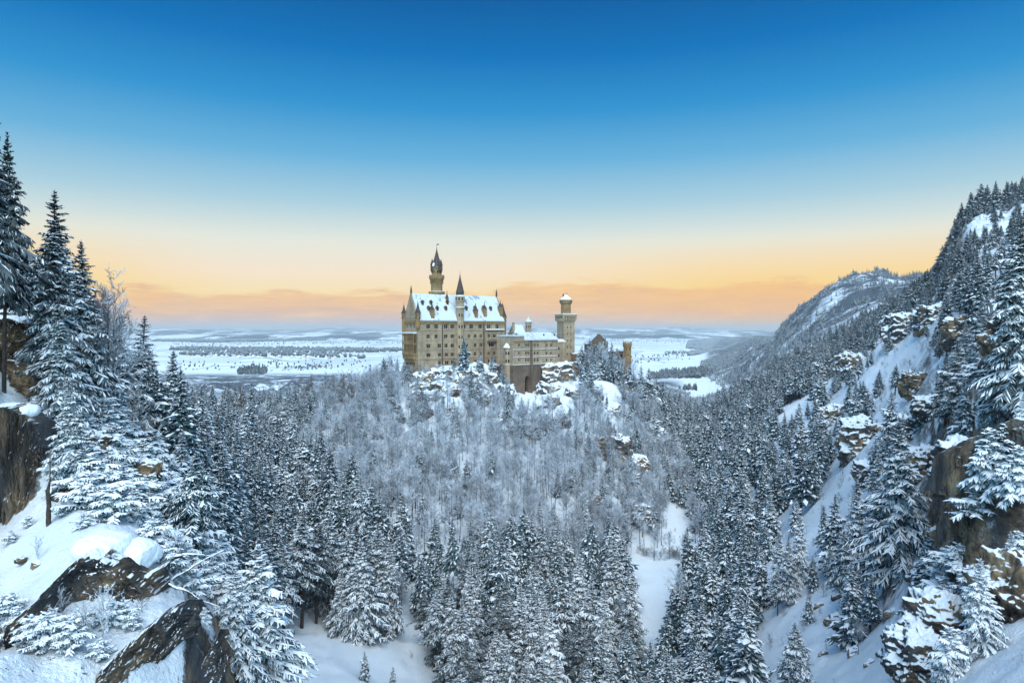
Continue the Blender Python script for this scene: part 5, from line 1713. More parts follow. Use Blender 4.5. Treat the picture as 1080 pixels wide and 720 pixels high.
def bare_tree(seed, H=17.0, base=.45, spread=.2, nl=18, fine=1.0, fork=0):
    """leafless tree: slim trunk, rising limbs, fans of fine twigs"""
    rng = np.random.RandomState(seed)
    nz = 9
    tz = np.linspace(-1, H * .93, nz)
    bend = rng.normal(0, .02, 2) * H
    cx = bend[0] * (tz / H) ** 2 + rng.normal(0, .06, nz)
    cyy = bend[1] * (tz / H) ** 2 + rng.normal(0, .06, nz)
    tr = np.clip(.010 * H * (1 - np.clip(tz, 0, H) / H) ** .8, .02, 9)
    trunk = tube(np.stack([cx, cyy, tz], -1), tr, 6)
    seg = []

    def grow(p, d, l, r, depth):
        n = 4 if depth < 2 else 3
        pts = [p]
        for i in range(n):
            d = d + rng.normal(0, .16, 3) + np.array([0, 0, .06])
            d = d / np.linalg.norm(d)
            pts.append(pts[-1] + d * l / n)
        for i in range(n):
            seg.append((pts[i], pts[i + 1], r * (1 - i / n * .6), r * (1 - (i + 1) / n * .6)))
        if depth >= 3:
            return
        k = [5, 5, 4][depth]
        for i in range(k):
            f = (i + rng.uniform(.2, 1)) / k * n
            j_ = min(int(f), n - 1)
            q = pts[j_] + (pts[j_ + 1] - pts[j_]) * (f - j_)
            ax = rng.normal(0, 1, 3)
            dd = d + ax * [.55, .6, .7][depth] / 1.2
            dd[2] = dd[2] * .8 + .12
            dd /= np.linalg.norm(dd)
            grow(q, dd, l * rng.uniform(.38, .6), max(r * .45, .012 * fine), depth + 1)

    for i in range(nl):
        z = H * (base + (.93 - base) * (i + rng.uniform(0, 1)) / nl)
        t = (z / H - base) / (1 - base)
        az_ = i * 2.4 + rng.normal(0, .4)
        rise = rng.uniform(.35, 1.0) + t * .9
        d = np.array([math.cos(az_), math.sin(az_), rise])
        d /= np.linalg.norm(d)
        l = H * spread * (1.15 - .75 * t) * rng.uniform(.75, 1.25) * (1 if t > .1 else .7)
        p = np.array([np.interp(z, tz, cx), np.interp(z, tz, cyy), z])
        grow(p, d, l, max(.03, .0045 * H * (1 - t * .6)), 0 if l > 2.2 else 1)
    a = np.array([s[0] for s in seg]); b = np.array([s[1] for s in seg])
    ra = np.array([s[2] for s in seg]); rb = np.array([s[3] for s in seg])
    ra, rb = np.maximum(ra, .014 * fine), np.maximum(rb, .011 * fine)
    dd = b - a
    dd /= np.linalg.norm(dd, axis=1)[:, None] + 1e-9
    u = np.cross(dd, np.array([.3, .9, .25])); u /= np.linalg.norm(u, axis=1)[:, None] + 1e-9
    w = np.cross(dd, u)
    ring = [u * math.cos(k * 2.094) + w * math.sin(k * 2.094) for k in range(3)]
    v = np.stack([a + ring[k] * ra[:, None] for k in range(3)] + [b + ring[k] * rb[:, None] for k in range(3)], 1).reshape(-1, 3)
    i = np.arange(len(seg))[:, None] * 6
    q = np.concatenate([i + np.array([[k, (k + 1) % 3, 3 + (k + 1) % 3, 3 + k]]) for k in range(3)])
    return trunk, (v, q, np.zeros((0, 3), int), np.zeros((0, 3)), np.zeros((0, 4), int))


SM = [M['needles'], M['snow'], M['bark']]
SMD = [M['needles_dark'], M['snow'], M['bark']]
BM = [M['twigs'], M['snow'], M['bark']]
BMB = [M['twigs_brown'], M['snow'], M['bark']]
KINDS = {}


def kind(name, trunk, crown, mats, H):
    tm, cm, jm = tree_meshes(name, trunk, crown, mats)
    KINDS[name] = (tm, cm, jm, H)


# spruces in the middle distance (unit height 22 m)
for i, (cb, lm, sn, st, dr) in enumerate([(.10, .155, .24, .50, .34), (.30, .150, .18, .52, .40), (.38, .140, .28, .50, .38),
                                          (.06, .170, .46, .52, .30), (.22, .120, .12, .46, .42), (.14, .135, .20, .48, .46)]):
    kind('spruce%d' % i, *spruce(100 + i, 22, cb, lm, 1, sn, st, dr), SM, 22)
# spruces close by
for i, (cb, lm, sn, st, dr, mm) in enumerate([(.05, .150, .20, .50, .30, SMD), (.04, .165, .32, .50, .36, SMD), (.10, .14, .42, .46, .40, SMD),
                                              (.03, .20, .62, .46, .32, SM), (.05, .24, .90, .50, .28, SM), (.12, .22, .75, .46, .40, SM),
                                              (.32, .155, .34, .46, .42, SM), (.42, .150, .30, .46, .42, SM),
                                              (.38, .150, -.22, .46, .40, SMD), (.16, .150, -.12, .44, .36, SMD)]):
    kind('nearspruce%d' % i, *spruce(200 + i, 22, cb, lm, 2, sn, st, dr, .30, 9, .55), mm, 22)
# far spruces
for i, (cb, lm, sn) in enumerate([(.08, .17, .38), (.15, .15, .30), (.05, .16, .48)]):
    kind('farspruce%d' % i, *spruce(300 + i, 18, cb, lm, 0, sn, .85, .36, .2, 6), [M['needles_far'], M['snow'], M['bark']], 18)
# small heavily loaded conifers on the near slope
for i in range(3):
    kind('laden%d' % i, *spruce(400 + i, 7, .02, .32, 2, .85, .30, .30, .38, 7, .9, .6), SM, 7)
for i in range(3):
    kind('laden%d' % (3 + i), *spruce(430 + i, 5, .02, .50, 2, .75, .42, -.25, .55, 6, .9, .5), SM, 5)
for i, (b_, sp, nl) in enumerate([(.42, .20, 18), (.50, .17, 18), (.35, .22, 20), (.55, .16, 14), (.30, .25, 22)]):
    kind('bare%d' % i, *bare_tree(500 + i, 17, b_, sp, nl, 1.6), BM, 17)
for i in range(2):
    kind('brown%d' % i, *bare_tree(520 + i, 15, .2, .18, 22, 1.6), BMB, 15)
for i in range(3):
    kind('shrub%d' % i, *bare_tree(540 + i, 3.0, .05, .45, 12, .9), BM if i < 2 else BMB, 3)
print('kinds', {k: len(v[2].polygons) for k, v in KINDS.items()})
# ------------------------------------------------------------------ planting
rs = np.random.RandomState(2024)
CLEAR = [
    [(655, 600), (672, 583), (700, 577), (737, 575), (733, 625), (714, 668), (697, 700), (690, 740), (668, 690), (659, 640)],
    [(225, 1500), (248, 690), (292, 645), (345, 664), (400, 686), (440, 706), (472, 728), (492, 1500)],
    [(880, 900), (884, 720), (903, 660), (922, 610), (938, 575), (953, 535), (962, 505), (1003, 470), (1003, 622), (975, 640), (960, 690), (950, 900)],
    [(985, 385), (1010, 395), (1000, 430), (960, 448), (925, 478), (918, 455), (950, 420)],
    [(595, 400), (612, 396), (604, 445), (592, 445)],
    [(632, 408), (648, 408), (658, 445), (640, 450)],
    [(700, 545), (725, 545), (735, 580), (700, 580)],
    [(925, 395), (960, 372), (975, 380), (940, 410)],
    [(536, 408), (578, 408), (574, 436), (546, 438)],
]
BARE = [(180, 425), (200, 405), (300, 395), (425, 390), (530, 412), (600, 425), (690, 440), (730, 520), (745, 575), (700, 600), (650, 600), (590, 605), (520, 598), (440, 585), (385, 545), (330, 490), (240, 450)]
CASTLE = [(424, 0), (668, 0), (668, 401), (424, 401)]


def cand(px0, px1, y0, y1, sp):
    out = []
    ys = np.arange(y0, y1, sp)
    for y in ys:
        xs = np.arange((px0 - 540) / F * y, (px1 - 540) / F * y, sp)
        yy = y + rs.uniform(-.48, .48, len(xs)) * sp
        xx = xs + rs.uniform(-.48, .48, len(xs)) * sp
        out.append(np.stack([540 + xx / yy * F, yy], -1))
    return np.concatenate(out)


trees = []      # dict(px, y, z, H, fam, k, label, man)


def add(px, y, H, fam, k=None, label=None, rot=None, sx=1.0, group=None, dz=0.0, tilt=None):
    z = gz(px, y) + dz
    trees.append(dict(px=px, y=y, x=(px - 540) / F * y, z=z, H=H, fam=fam, k=k, label=label, rot=rs.uniform(0, 6.28) if rot is None else rot, sx=sx, group=group, tilt=tilt))


def man(px, top, y, fam, k=None, label=None, sx=1.0, dz=0.0, tilt=None):
    """a tree whose tip is read off the picture"""
    H = (HORIZON - top) / F * y - gz(px, y) - dz
    y0 = y
    while H > 31 and y < 1.9 * y0 and y0 > 140:      # no tree here is taller: it stands farther up the slope
        y *= 1.015
        H = (HORIZON - top) / F * y - gz(px, y) - dz
    H = min(H, (7 if (k or 0) < 3 else 3.4) if fam == 'laden' else 34)
    H = max(H, {'laden': 1.1 if y < 50 else 2.4, 'spruce': 7, 'nearspruce': 5}.get(fam, 6))
    add(px, y, H, fam, k, label, None, sx, None, dz, tilt)


# --- the trees one can name
man(-26, 78, 56, 'nearspruce', 8, 'tallest spruce, cut by the left edge with one bough reaching into the sky', .7)
man(5, 138, 64, 'nearspruce', 8, 'dark tall spruce standing closest to the left edge', .6)
man(52, 199, 68, 'nearspruce', 0, 'dark pointed spruce against the sky, second from the left edge', 1.0)
man(86, 252, 75, 'nearspruce', 2, 'dark spruce right behind the pointed one against the evening sky', 1.1)
man(66, 312, 64, 'nearspruce', 2, 'snow-flecked spruce in front of the dark pointed one', 1.1)
man(103, 318, 80, 'nearspruce', 2, 'bushy spruce at the foot of the dark skyline spruces', 1.2)
man(74, 400, 58, 'nearspruce', 2, 'snow-caked spruce with its dark stem showing, above the bare broken stem', 1.3)
man(147, 332, 118, 'nearspruce', 0, 'dark spruce standing alone against the pink cloud bank', 1.25)
man(181, 369, 122, 'nearspruce', 2, 'broad spruce with snow on every bough, last before the plain', 1.35)
man(120, 372, 92, 'spruce', 0, 'thin spruce between the skyline spruces and the lone dark one', 1.2)
man(213, 408, 190, 'spruce', 3, 'small spruce right of the broad one with snow on every bough', 1.3)
man(265, 402, 240, 'spruce', 0, 'dark-tipped spruce that rises out of the woods below the copse', 1.1)
man(302, 410, 222, 'nearspruce', 1, 'tall dark-topped spruce in the wood left of the castle hill', 1.1)
man(332, 458, 205, 'spruce', 4, 'narrow dark spruce right of the tall dark-topped one', 1.2)
man(349, 470, 215, 'spruce', 1, 'second narrow spruce beside the bare wood', 1.3)
man(383, 503, 184, 'nearspruce', 6, 'big snow-laden spruce at the head of the snowy track', .95)
man(422, 522, 186, 'nearspruce', 7, 'slender spruce right of the big one at the snowy track', 1.2)
man(345, 545, 178, 'nearspruce', 6, 'spruce with a bare stem at the upper edge of the snowy track', 1.3)
man(318, 548, 182, 'nearspruce', 7, 'spruce with a bare stem left at the edge of the snowy track', 1.3)
man(300, 570, 180, 'nearspruce', 6, 'leftmost bare-stemmed spruce beside the snowy track', 1.3)
man(497, 598, 160, 'nearspruce', 2, 'dark spruce in the front row of the valley bottom', 1.2)
man(528, 560, 178, 'spruce', 0, 'pointed spruce rising behind the front row in the valley', 1.2)
man(549, 617, 152, 'nearspruce', 3, 'snowy spruce in the middle of the front row', 1.0)
man(573, 552, 172, 'nearspruce', 0, 'tall dark spruce in the valley left of the clearing', 1.15)
man(589, 548, 182, 'nearspruce', 1, 'twin of the tall dark spruce left of the clearing', 1.0)
man(606, 584, 162, 'nearspruce', 3, 'white-boughed spruce in front of the tall dark pair', 1.0)
man(622, 540, 190, 'spruce', 4, 'loose grey spruce behind the white-boughed one', 1.3)
man(647, 567, 180, 'nearspruce', 1, 'dense dark spruce on the left rim of the clearing', 1.15)
man(584, 645, 146, 'nearspruce', 4, 'very snowy spruce low in the front row below the dark pair', .8)
man(628, 672, 150, 'spruce', 5, 'young spruce at the lower end of the clearing', 1.2)
man(664, 664, 158, 'spruce', 0, 'dark young spruce at the lower tip of the clearing', 1.1)
man(686, 676, 156, 'spruce', 5, 'slim young spruce right of the clearing tip', 1.1)
man(706, 686, 150, 'spruce', 3, 'small spruce at the bottom edge under the clearing', 1.1)
man(737, 612, 178, 'spruce', 5, 'slim spruce on the right rim of the clearing', 1.2)
man(728, 555, 222, 'spruce', 0, 'dark spruce at the upper right rim of the clearing', 1.2)
man(742, 562, 212, 'spruce', 3, 'second dark spruce at the upper right rim of the clearing', 1.2)
man(768, 545, 205, 'spruce', 0, 'tall spruce standing over the trees right of the clearing', 1.2)
man(385, 697, 158, 'spruce', 3, 'little spruce on the snowy track at the bottom edge', 1.2)
man(414, 704, 156, 'spruce', 3, 'second little spruce at the bottom edge of the snowy track', 1.2)
man(946, 440, 125, 'nearspruce', 3, 'large pale spruce above the snow chute on the right slope', 1.05)
man(905, 505, 150, 'nearspruce', 3, 'stout snowy spruce left of the large pale one', 1.0)
man(880, 520, 160, 'spruce', 3, 'snowy spruce at the left of the stout one', 1.2)
man(926, 512, 146, 'spruce', 3, 'spruce squeezed between the stout and the large pale one', 1.1)
man(898, 592, 122, 'spruce', 3, 'small spruce alone in the snow chute', 1.3)
man(918, 605, 118, 'spruce', 4, 'thin young tree beside the small spruce in the chute', 1.6)
man(843, 545, 168, 'nearspruce', 4, 'heaviest snow-laden spruce of the lower right slope', .85)
man(822, 560, 172, 'nearspruce', 3, 'tall spruce in the dense group on the lower right slope', .95)
man(803, 575, 176, 'spruce', 3, 'snowy spruce at the left end of the lower right group', 1.2)
man(857, 585, 160, 'spruce', 0, 'dark spruce at the right end of the lower right group', 1.2)
man(853, 640, 145, 'spruce', 3, 'young spruce below the dense lower right group', 1.2)
man(763, 620, 175, 'spruce', 0, 'spruce at the foot of the lower right slope', 1.2)
man(1034, 588, 60, 'nearspruce', 4, 'snow-caked spruce in the lower right corner', .95)
man(1003, 660, 58, 'laden', 1, 'low snowy conifer left of the lower right corner spruce', 1.0)
man(1066, 560, 66, 'nearspruce', 3, 'spruce behind the snow-caked one, cut by the right edge', 1.0)
man(1076, 228, 86, 'nearspruce', 2, 'tall spruce at the right edge rising against the mountain', 1.1)
man(1062, 318, 92, 'nearspruce', 2, 'snowy spruce left of the tall one at the right edge', 1.1)
man(1046, 372, 96, 'nearspruce', 3, 'spruce on the cliff top near the right edge', 1.0)
man(1018, 400, 104, 'spruce', 3, 'spruce at the left end of the cliff top', 1.2)
man(1000, 455, 110, 'spruce', 3, 'short spruce beside the cliff above the chute', 1.3)
man(1078, 420, 78, 'nearspruce', 4, 'snow-heavy spruce hanging over the cliff at the right edge', .9)
man(992, 585, 84, 'laden', 1, 'small conifer at the left foot of the cliff', 1.0)
man(978, 560, 92, 'spruce', 3, 'thin young spruce left of the cliff foot', 1.4)
man(208, 478, 62, 'nearspruce', 7, 'small tree with a bare stem among the snow-caked bushes, left', 1.5)
for px, top, y in ((992, 340, 320), (1003, 356, 290), (1012, 380, 230), (986, 388, 235), (998, 402, 200), (1006, 424, 160), (978, 372, 275), (1020, 330, 300), (1028, 372, 190)):
    man(px, top, y, 'spruce', int(rs.randint(0, 6)), None, 1.5)
for px, top, y, s in ((1010, 470, 80, 1.3), (1030, 462, 78, 1.3), (1048, 452, 77, 1.3), (1064, 446, 76, 1.3), (1040, 440, 82, 1.3), (1072, 470, 73, 1.2), (1022, 585, 73, 1.0), (1052, 590, 71, 1.0), (1074, 560, 69, 1.2), (998, 560, 80, 1.1)):
    man(px, top, y, 'laden', int(rs.randint(0, 6)), None, s)
# castle hill spruces
for px, top, y in ((431, 382, 392), (424, 386, 396), (443, 388, 390), (457, 396, 388), (471, 390, 389), (486, 399, 386), (413, 378, 402), (405, 377, 404), (497, 393, 391),
                   (520, 402, 386), (530, 410, 386), (633, 368, 432), (624, 372, 430), (644, 378, 428), (652, 372, 436), (664, 382, 432), (676, 385, 438), (685, 388, 440), (670, 396, 420),
                   (615, 384, 424), (606, 392, 415), (656, 392, 420), (693, 396, 440), (700, 402, 436), (616, 425, 380), (608, 448, 366), (618, 455, 362), (601, 442, 372), (640, 420, 390), (680, 424, 396), (690, 430, 398), (660, 440, 372), (671, 450, 366), (626, 360, 440), (638, 364, 442), (618, 374, 436), (647, 370, 440), (631, 376, 428), (613, 364, 448), (621, 357, 452), (629, 359, 454), (637, 356, 454), (645, 361, 452), (652, 366, 450), (634, 368, 444)):
    man(px, top, y, 'spruce', int(rs.randint(0, 6)), None, rs.uniform(1.2, 1.7))
# bare trees one can name
man(905, 668, 112, 'bare', 2, 'small leafless tree alone low in the snow chute')
man(718, 596, 208, 'bare', 1, 'thin leafless tree at the right side of the clearing')
man(122, 318, 84, 'bare', 2, 'bare twiggy tree against the sky beside the skyline spruces')
man(112, 300, 78, 'bare', 4, 'second bare twiggy tree beside the skyline spruces')
for px, top, y in ((690, 556, 284), (706, 560, 286), (722, 562, 282)):
    man(px, top, y, 'bare', 4)
for px, top, y in ((622, 366, 434), (634, 362, 436), (640, 372, 437), (649, 374, 436), (668, 380, 434), (611, 378, 432), (655, 378, 434), (630, 376, 433)):
    man(px, top, y, 'bare', 2)
for px, top in ((214, 402), (238, 400), (255, 404), (318, 398), (328, 394), (342, 392), (352, 394), (364, 391), (372, 390)):
    man(px, top, 385 + rs.uniform(-12, 12), 'brown')
# small snow-caked conifers and bushes of the near left slope
for px, top, y, s in ((96, 432, 62, 1.3), (116, 446, 64, 1.3), (134, 452, 68, 1.3), (152, 462, 70, 1.2), (108, 478, 57, 1.2), (128, 486, 58, 1.2), (148, 492, 62, 1.3), (166, 486, 70, 1.3), (182, 498, 74, 1.2),
                      (96, 498, 54, 1.1), (118, 512, 53, 1.2), (140, 516, 56, 1.2), (160, 520, 60, 1.2), (176, 528, 64, 1.2), (196, 520, 76, 1.2), (190, 548, 62, 1.1), (206, 545, 70, 1.2), (214, 566, 66, 1.1),
                      (50, 440, 66, 1.2), (40, 458, 63, 1.0), (22, 408, 69, 1.2), (48, 410, 70, 1.2), (198, 572, 58, 1.0), (180, 562, 56, .8), (224, 590, 64, 1.2), (232, 606, 60, 1.1), (90, 470, 58, 1.2), (62, 468, 62, 1.0),
                      (108, 418, 72, 1.4), (130, 430, 80, 1.4), (160, 448, 88, 1.4), (182, 462, 92, 1.4), (204, 480, 96, 1.4), (222, 512, 92, 1.4), (28, 372, 76, 1.3), (52, 372, 80, 1.4), (14, 318, 80, 1.2), (208, 505, 84, 1.3)):
    man(px, top, y, 'laden', int(rs.randint(0, 6)), None, s)
for px, top, y, s in ((50, 655, 38.5, 1.1), (36, 668, 38, .9), (68, 676, 37.2, 1.0), (80, 660, 38.8, .8), (14, 645, 40, 1.0), (130, 640, 41.2, .7)):
    man(px, top, y, 'laden', int(rs.randint(0, 6)), None, s)
for px, y, H_, k_ in ((6, 37.3, 1.5, 3), (20, 37.0, 1.9, 4), (34, 36.6, 1.6, 5), (48, 36.4, 2.1, 3), (62, 36.6, 1.5, 4), (74, 36.2, 1.8, 5), (26, 38.2, 1.2, 0), (58, 38.0, 1.3, 1),
                      (118, 40.0, 1.6, 4), (130, 40.6, 1.3, 5), (138, 39.8, 1.1, 3), (96, 39.4, 1.0, 5), (104, 36.6, 1.2, 3), (84, 38.8, .9, 4), (164, 46.8, 1.3, 4), (176, 47.4, 1.8, 5), (188, 48.8, 1.9, 3), (204, 49.6, 2.2, 4),
                      (176, 52, 2.4, 3), (190, 54, 2.6, 5), (160, 50.5, 1.8, 4), (206, 54, 2.6, 3), (88, 50, 1.1, 4), (66, 53, 1.3, 3), (30, 54, 1.0, 5), (12, 52, .9, 4)):
    add(px, y, H_, 'laden', k_, None, None, rs.uniform(.8, 1.1))
for px, y, H_ in ((108, 38.2, 3.0), (90, 37.4, 2.2), (66, 39.0, 1.8), (40, 47, 1.6), (184, 50, 3.0), (150, 41.4, 1.6)):
    add(px, y, H_, 'shrub', int(rs.randint(0, 3)), None, None, .9)
man(268, 575, 57, 'nearspruce', 4, 'white bushy pine in front of the snowy track, lower left', 1.25)
man(246, 600, 54, 'nearspruce', 5, 'low bushy pine left of the white one', 1.3)
man(216, 640, 48, 'laden', 1, 'snow-bent small conifer below the leaning branches', 1.1)
for _ in range(95):
    px, y = rs.uniform(52, 250), rs.uniform(50, 98)
    py = HORIZON - F * gz(px, y) / y
    if py < 575 and not (px < 150 and py > 520) and not (px < 85 and py > 470):
        add(px, y, rs.uniform(1.6, 4.2), 'laden', int(rs.choice([3, 4, 5, 3, 4, 5, 0, 1])), None, None, rs.uniform(.9, 1.4))
n_manual = len(trees)
print('tall', [(t['px'], round(t['y']), round(t['H'], 1), t['fam']) for t in trees if t['H'] > 32 or (t['fam'] == 'laden' and t['H'] > 9) or t['H'] < 2])
MX = np.array([(t['x'], t['y']) for t in trees])


def place(c, fam_fn):
    """thin out a scatter of candidate places: not where a named tree, a clearing or the castle stands"""
    px, y = c[:, 0], c[:, 1]
    z = gzv(px, y)
    py = HORIZON - F * z / y
    bad = np.zeros(len(px), bool)
    for p in CLEAR:
        bad |= inpoly(px, py, p)
    bad |= (px > 422) & (px < 668) & (y > 402) & (y < 500)
    x = (px - 540) / F * y
    dmin = np.min(np.hypot(x[:, None] - MX[None, :, 0], y[:, None] - MX[None, :, 1]), axis=1)
    bad |= dmin < 2.6
    dens = fbm(np.stack([x / 34.0, y / 34.0, z / 34.0], -1), 3)
    for i in np.where(~bad)[0]:
        r = fam_fn(px[i], y[i], py[i], z[i], dens[i])
        if r:
            fam, H, s = r
            add(px[i], y[i], H, fam, None, None, None, s)


def mid_rule(px, y, py, z, d):
    u = rs.rand()
    if px < 262 and y < 105:
        return None
    if px > 940 and y < 110:
        return ('laden', rs.uniform(2.5, 5.5), 1.2) if u < .25 and py < 480 else None
    b = bool(inpoly(np.array([px]), np.array([py]), BARE)[0])
    if b:
        f = .10
        if px < 330:
            f = .34
        if px > 615:
            f = .26
        if px < 262:
            f = .5
        if u < f:
            return 'spruce', rs.uniform(10, 19) if px > 330 else rs.uniform(15, 22), rs.uniform(1.0, 1.5)
        return ('bare', rs.uniform(11, 19) if not (y > 362 and 425 < px < 600) else rs.uniform(6, 11), rs.uniform(.95, 1.35)) if u < .95 else None
    if px > 640 and py < 470 and px < 720:
        return ('spruce', rs.uniform(12, 19), 1.3) if u < .8 else None
    if px < 300:
        if py > 520 and px > 210:
            return ('spruce', rs.uniform(14, 27), 1.4) if u < .88 else None
        return ('spruce', rs.uniform(12, 25), 1.45) if u < .85 else ('bare', rs.uniform(10, 15), 1.0)
    if px < 690:
        if y < 150:
            return ('nearspruce', rs.uniform(18, 26), rs.uniform(1.1, 1.35)) if u < .85 else None
        if y < 205:
            return ('nearspruce', rs.uniform(16, 31), rs.uniform(1.0, 1.35)) if u < .9 else None
        return ('spruce', rs.uniform(11, 27), rs.uniform(1.1, 1.6)) if u < .78 else ('bare', rs.uniform(11, 17), 1.0)
    if px < 790:
        if y < 260:
            return ('spruce', rs.uniform(12, 25), rs.uniform(1.3, 1.6)) if u < .88 else None
        return ('spruce', rs.uniform(9, 25), rs.uniform(1.3, 1.75)) if u < .88 else ('bare', rs.uniform(9, 14), 1.1)
    # right slope: clumps with snow between them
    if y < 210:
        if d > .08 and u < .85:
            return 'nearspruce' if y < 170 else 'spruce', rs.uniform(8, 18), rs.uniform(1.1, 1.4)
        return ('shrub', rs.uniform(1.5, 3.5), 1.0) if u < .35 else None
    if px < 870:
        return ('spruce', rs.uniform(9, 24), rs.uniform(1.3, 1.7)) if d > (-.5 if px < 810 else -.12) and u < .85 else None
    if y < 330:
        if d > .10 and u < .9:
            return 'spruce', rs.uniform(7, 15), rs.uniform(1.4, 1.8)
        return ('shrub', rs.uniform(2, 4), 1.0) if u < .5 else None
    return ('spruce', rs.uniform(6, 12), rs.uniform(1.4, 1.9)) if d > .06 and u < .92 else (('shrub', rs.uniform(2, 4), 1.0) if u < .3 else None)


def only(bare):
    def f(px, y, py, z, d):
        b = bool(inpoly(np.array([px]), np.array([py]), BARE)[0])
        return mid_rule(px, y, py, z, d) if b == bare else None
    return f


for bare_, sp_ in ((True, 4.5), (False, 7.0)):
    c = cand(-40, 1130, 104, 470, sp_)
    c = c[(c[:, 1] < 412) | (c[:, 0] > 640)]
    place(c, only(bare_))
c = cand(655, 1130, 470, 700, 7.2)
place(c, lambda px, y, py, z, d: (('spruce', rs.uniform(10, 22), rs.uniform(1.4, 1.8)) if (d > -.45 and rs.rand() < .85) else None) if px > 700 else (('spruce', rs.uniform(11, 17), 1.4) if y < 520 and rs.rand() < .7 else None))
c = cand(-40, 262, 62, 104, 4.6)
place(c, lambda px, y, py, z, d: (('laden', rs.uniform(3, 8), rs.uniform(.9, 1.3)) if rs.rand() < .55 else None) if py > 380 else None)
n_mid = len(trees)
# the far wooded hill
c = cand(690, 1060, 700, 1620, 9)
keep_rule = lambda px, y, py, z, d: None if z < -158 else (('farspruce', rs.uniform(6, 11), rs.uniform(1.2, 1.9)) if (rs.rand() < (.85 if (py > 345 + (px - 830) * .22 or px < 830) else .10 + 2.2 * d)) else None)
place(c, keep_rule)
c = cand(655, 830, 620, 1250, 8.5)
place(c, lambda px, y, py, z, d: ('farspruce', rs.uniform(13, 19), 1.4) if (py > (430 if px < 745 else 418) and rs.rand() < .8 and y > 700 and z < -60 and px < 770) else None)
c = cand(735, 850, 1640, 3300, 15)
place(c, lambda px, y, py, z, d: ('farspruce', rs.uniform(9, 16), rs.uniform(1.3, 1.9)) if z > -161 and rs.rand() < .85 else None)
print('trees', n_manual, n_mid, len(trees))

# --- which of them fill most of the picture (front to back over a coarse grid)
GW, GH = 540, 360
occ = np.zeros((GH, GW), bool)
pyg = HORIZON - F * GZ / GY
for t in trees:
    t['s'] = 0
gcache = np.minimum.accumulate(pyg, axis=1)
for t in sorted(trees, key=lambda t: t['y']):
    by = HORIZON - F * t['z'] / t['y']
    ty = HORIZON - F * (t['z'] + t['H']) / t['y']
    hw = {'bare': .2, 'brown': .18, 'laden': .3, 'shrub': .5}.get(t['fam'], .15) * t['H'] * t['sx'] / t['y'] * F
    i = int(np.clip(np.searchsorted(gpx, t['px']) - 1, 0, nx - 2))
    k = int(np.searchsorted(GY[i], t['y'] * .985))
    lim = gcache[i, max(0, k - 1)]
    r0, r1 = max(0, int(ty / 2)), min(GH, int(min(by, lim) / 2))
    n = 0
    for r in range(r0, r1):
        w = hw * (.06 + .94 * (r * 2 - ty) / max(1, by - ty)) if t['fam'] not in ('bare', 'brown') else hw * .8
        c0, c1 = max(0, int((t['px'] - w) / 2)), min(GW, int((t['px'] + w) / 2) + 1)
        if c1 > c0:
            seg_ = occ[r, c0:c1]
            n += int((~seg_).sum())
            if t['fam'] in ('bare', 'brown', 'shrub'):
                seg_[rs.rand(len(seg_)) < .3] = True
            else:
                seg_[:] = True
    t['s'] = n
for i, t in enumerate(trees):
    t['i'] = i
    if t['k'] is None:
        nk = {'spruce': 6, 'bare': 5, 'farspruce': 3, 'laden': 6, 'brown': 2, 'shrub': 3, 'nearspruce': 10}[t['fam']]
        t['k'] = int(rs.randint(0, nk)) if t['fam'] != 'nearspruce' else int(rs.choice([0, 1, 2, 2, 3, 6, 6, 7, 7, 9, 9, 8, 3]))

FAM_SPRUCE = ('spruce', 'nearspruce', 'laden')


def region(t):
    px, y = t['px'], t['y']
    if t['fam'] in ('laden', 'nearspruce') and px < 260 and y < 105:
        if y < 45:
            return 'on the snow shelf below the rock band'
        return 'on the left slope above the brown ledges'
    if t['fam'] in ('laden', 'nearspruce') and px > 930 and y < 115:
        return 'on the cliff at the right'
    if px < 300:
        return 'in the wood left of the snowy track'
    if y > 376 and 400 <= px <= 600:
        return 'on the crag directly below the castle'
    if y > 376 and 600 < px < 710:
        return 'on the hill below the gatehouse'
    if px < 690:
        return 'in the valley left of the clearing' if y < 215 else 'on the wooded slope below the castle'
    if px < 800:
        return 'in the forest right of the clearing'
    return 'low on the right-hand slope' if y < 215 else 'high on the right-hand mountainside'


LOOK = {'spruce': ['full snow-dusted spruce', 'spruce with bare stem and thin crown', 'snow-loaded spruce with a bare lower stem', 'broad spruce thick with snow', 'narrow grey spruce', 'slender snow-dusted spruce'],
        'nearspruce': ['dark spruce', 'dark spruce', 'dark snow-flecked spruce', 'snow-laden spruce', 'snow-caked spruce', 'snow-caked spruce', 'spruce with bare stem and snowy crown', 'spruce with long bare stem and snowy crown', 'dark spruce with a bare lower stem', 'deep green spruce with little snow'],
        'laden': ['small snow-caked conifer'] * 3 + ['spreading snow-caked bush'] * 3,
        'bare': ['frosted leafless tree with a tall bare stem', 'slim frosted leafless tree', 'branchy frosted leafless tree', 'frosted leafless tree with a small high crown', 'wide frosted leafless tree'],
        'brown': ['brownish leafless tree'] * 2, 'shrub': ['leafless bush'] * 3}


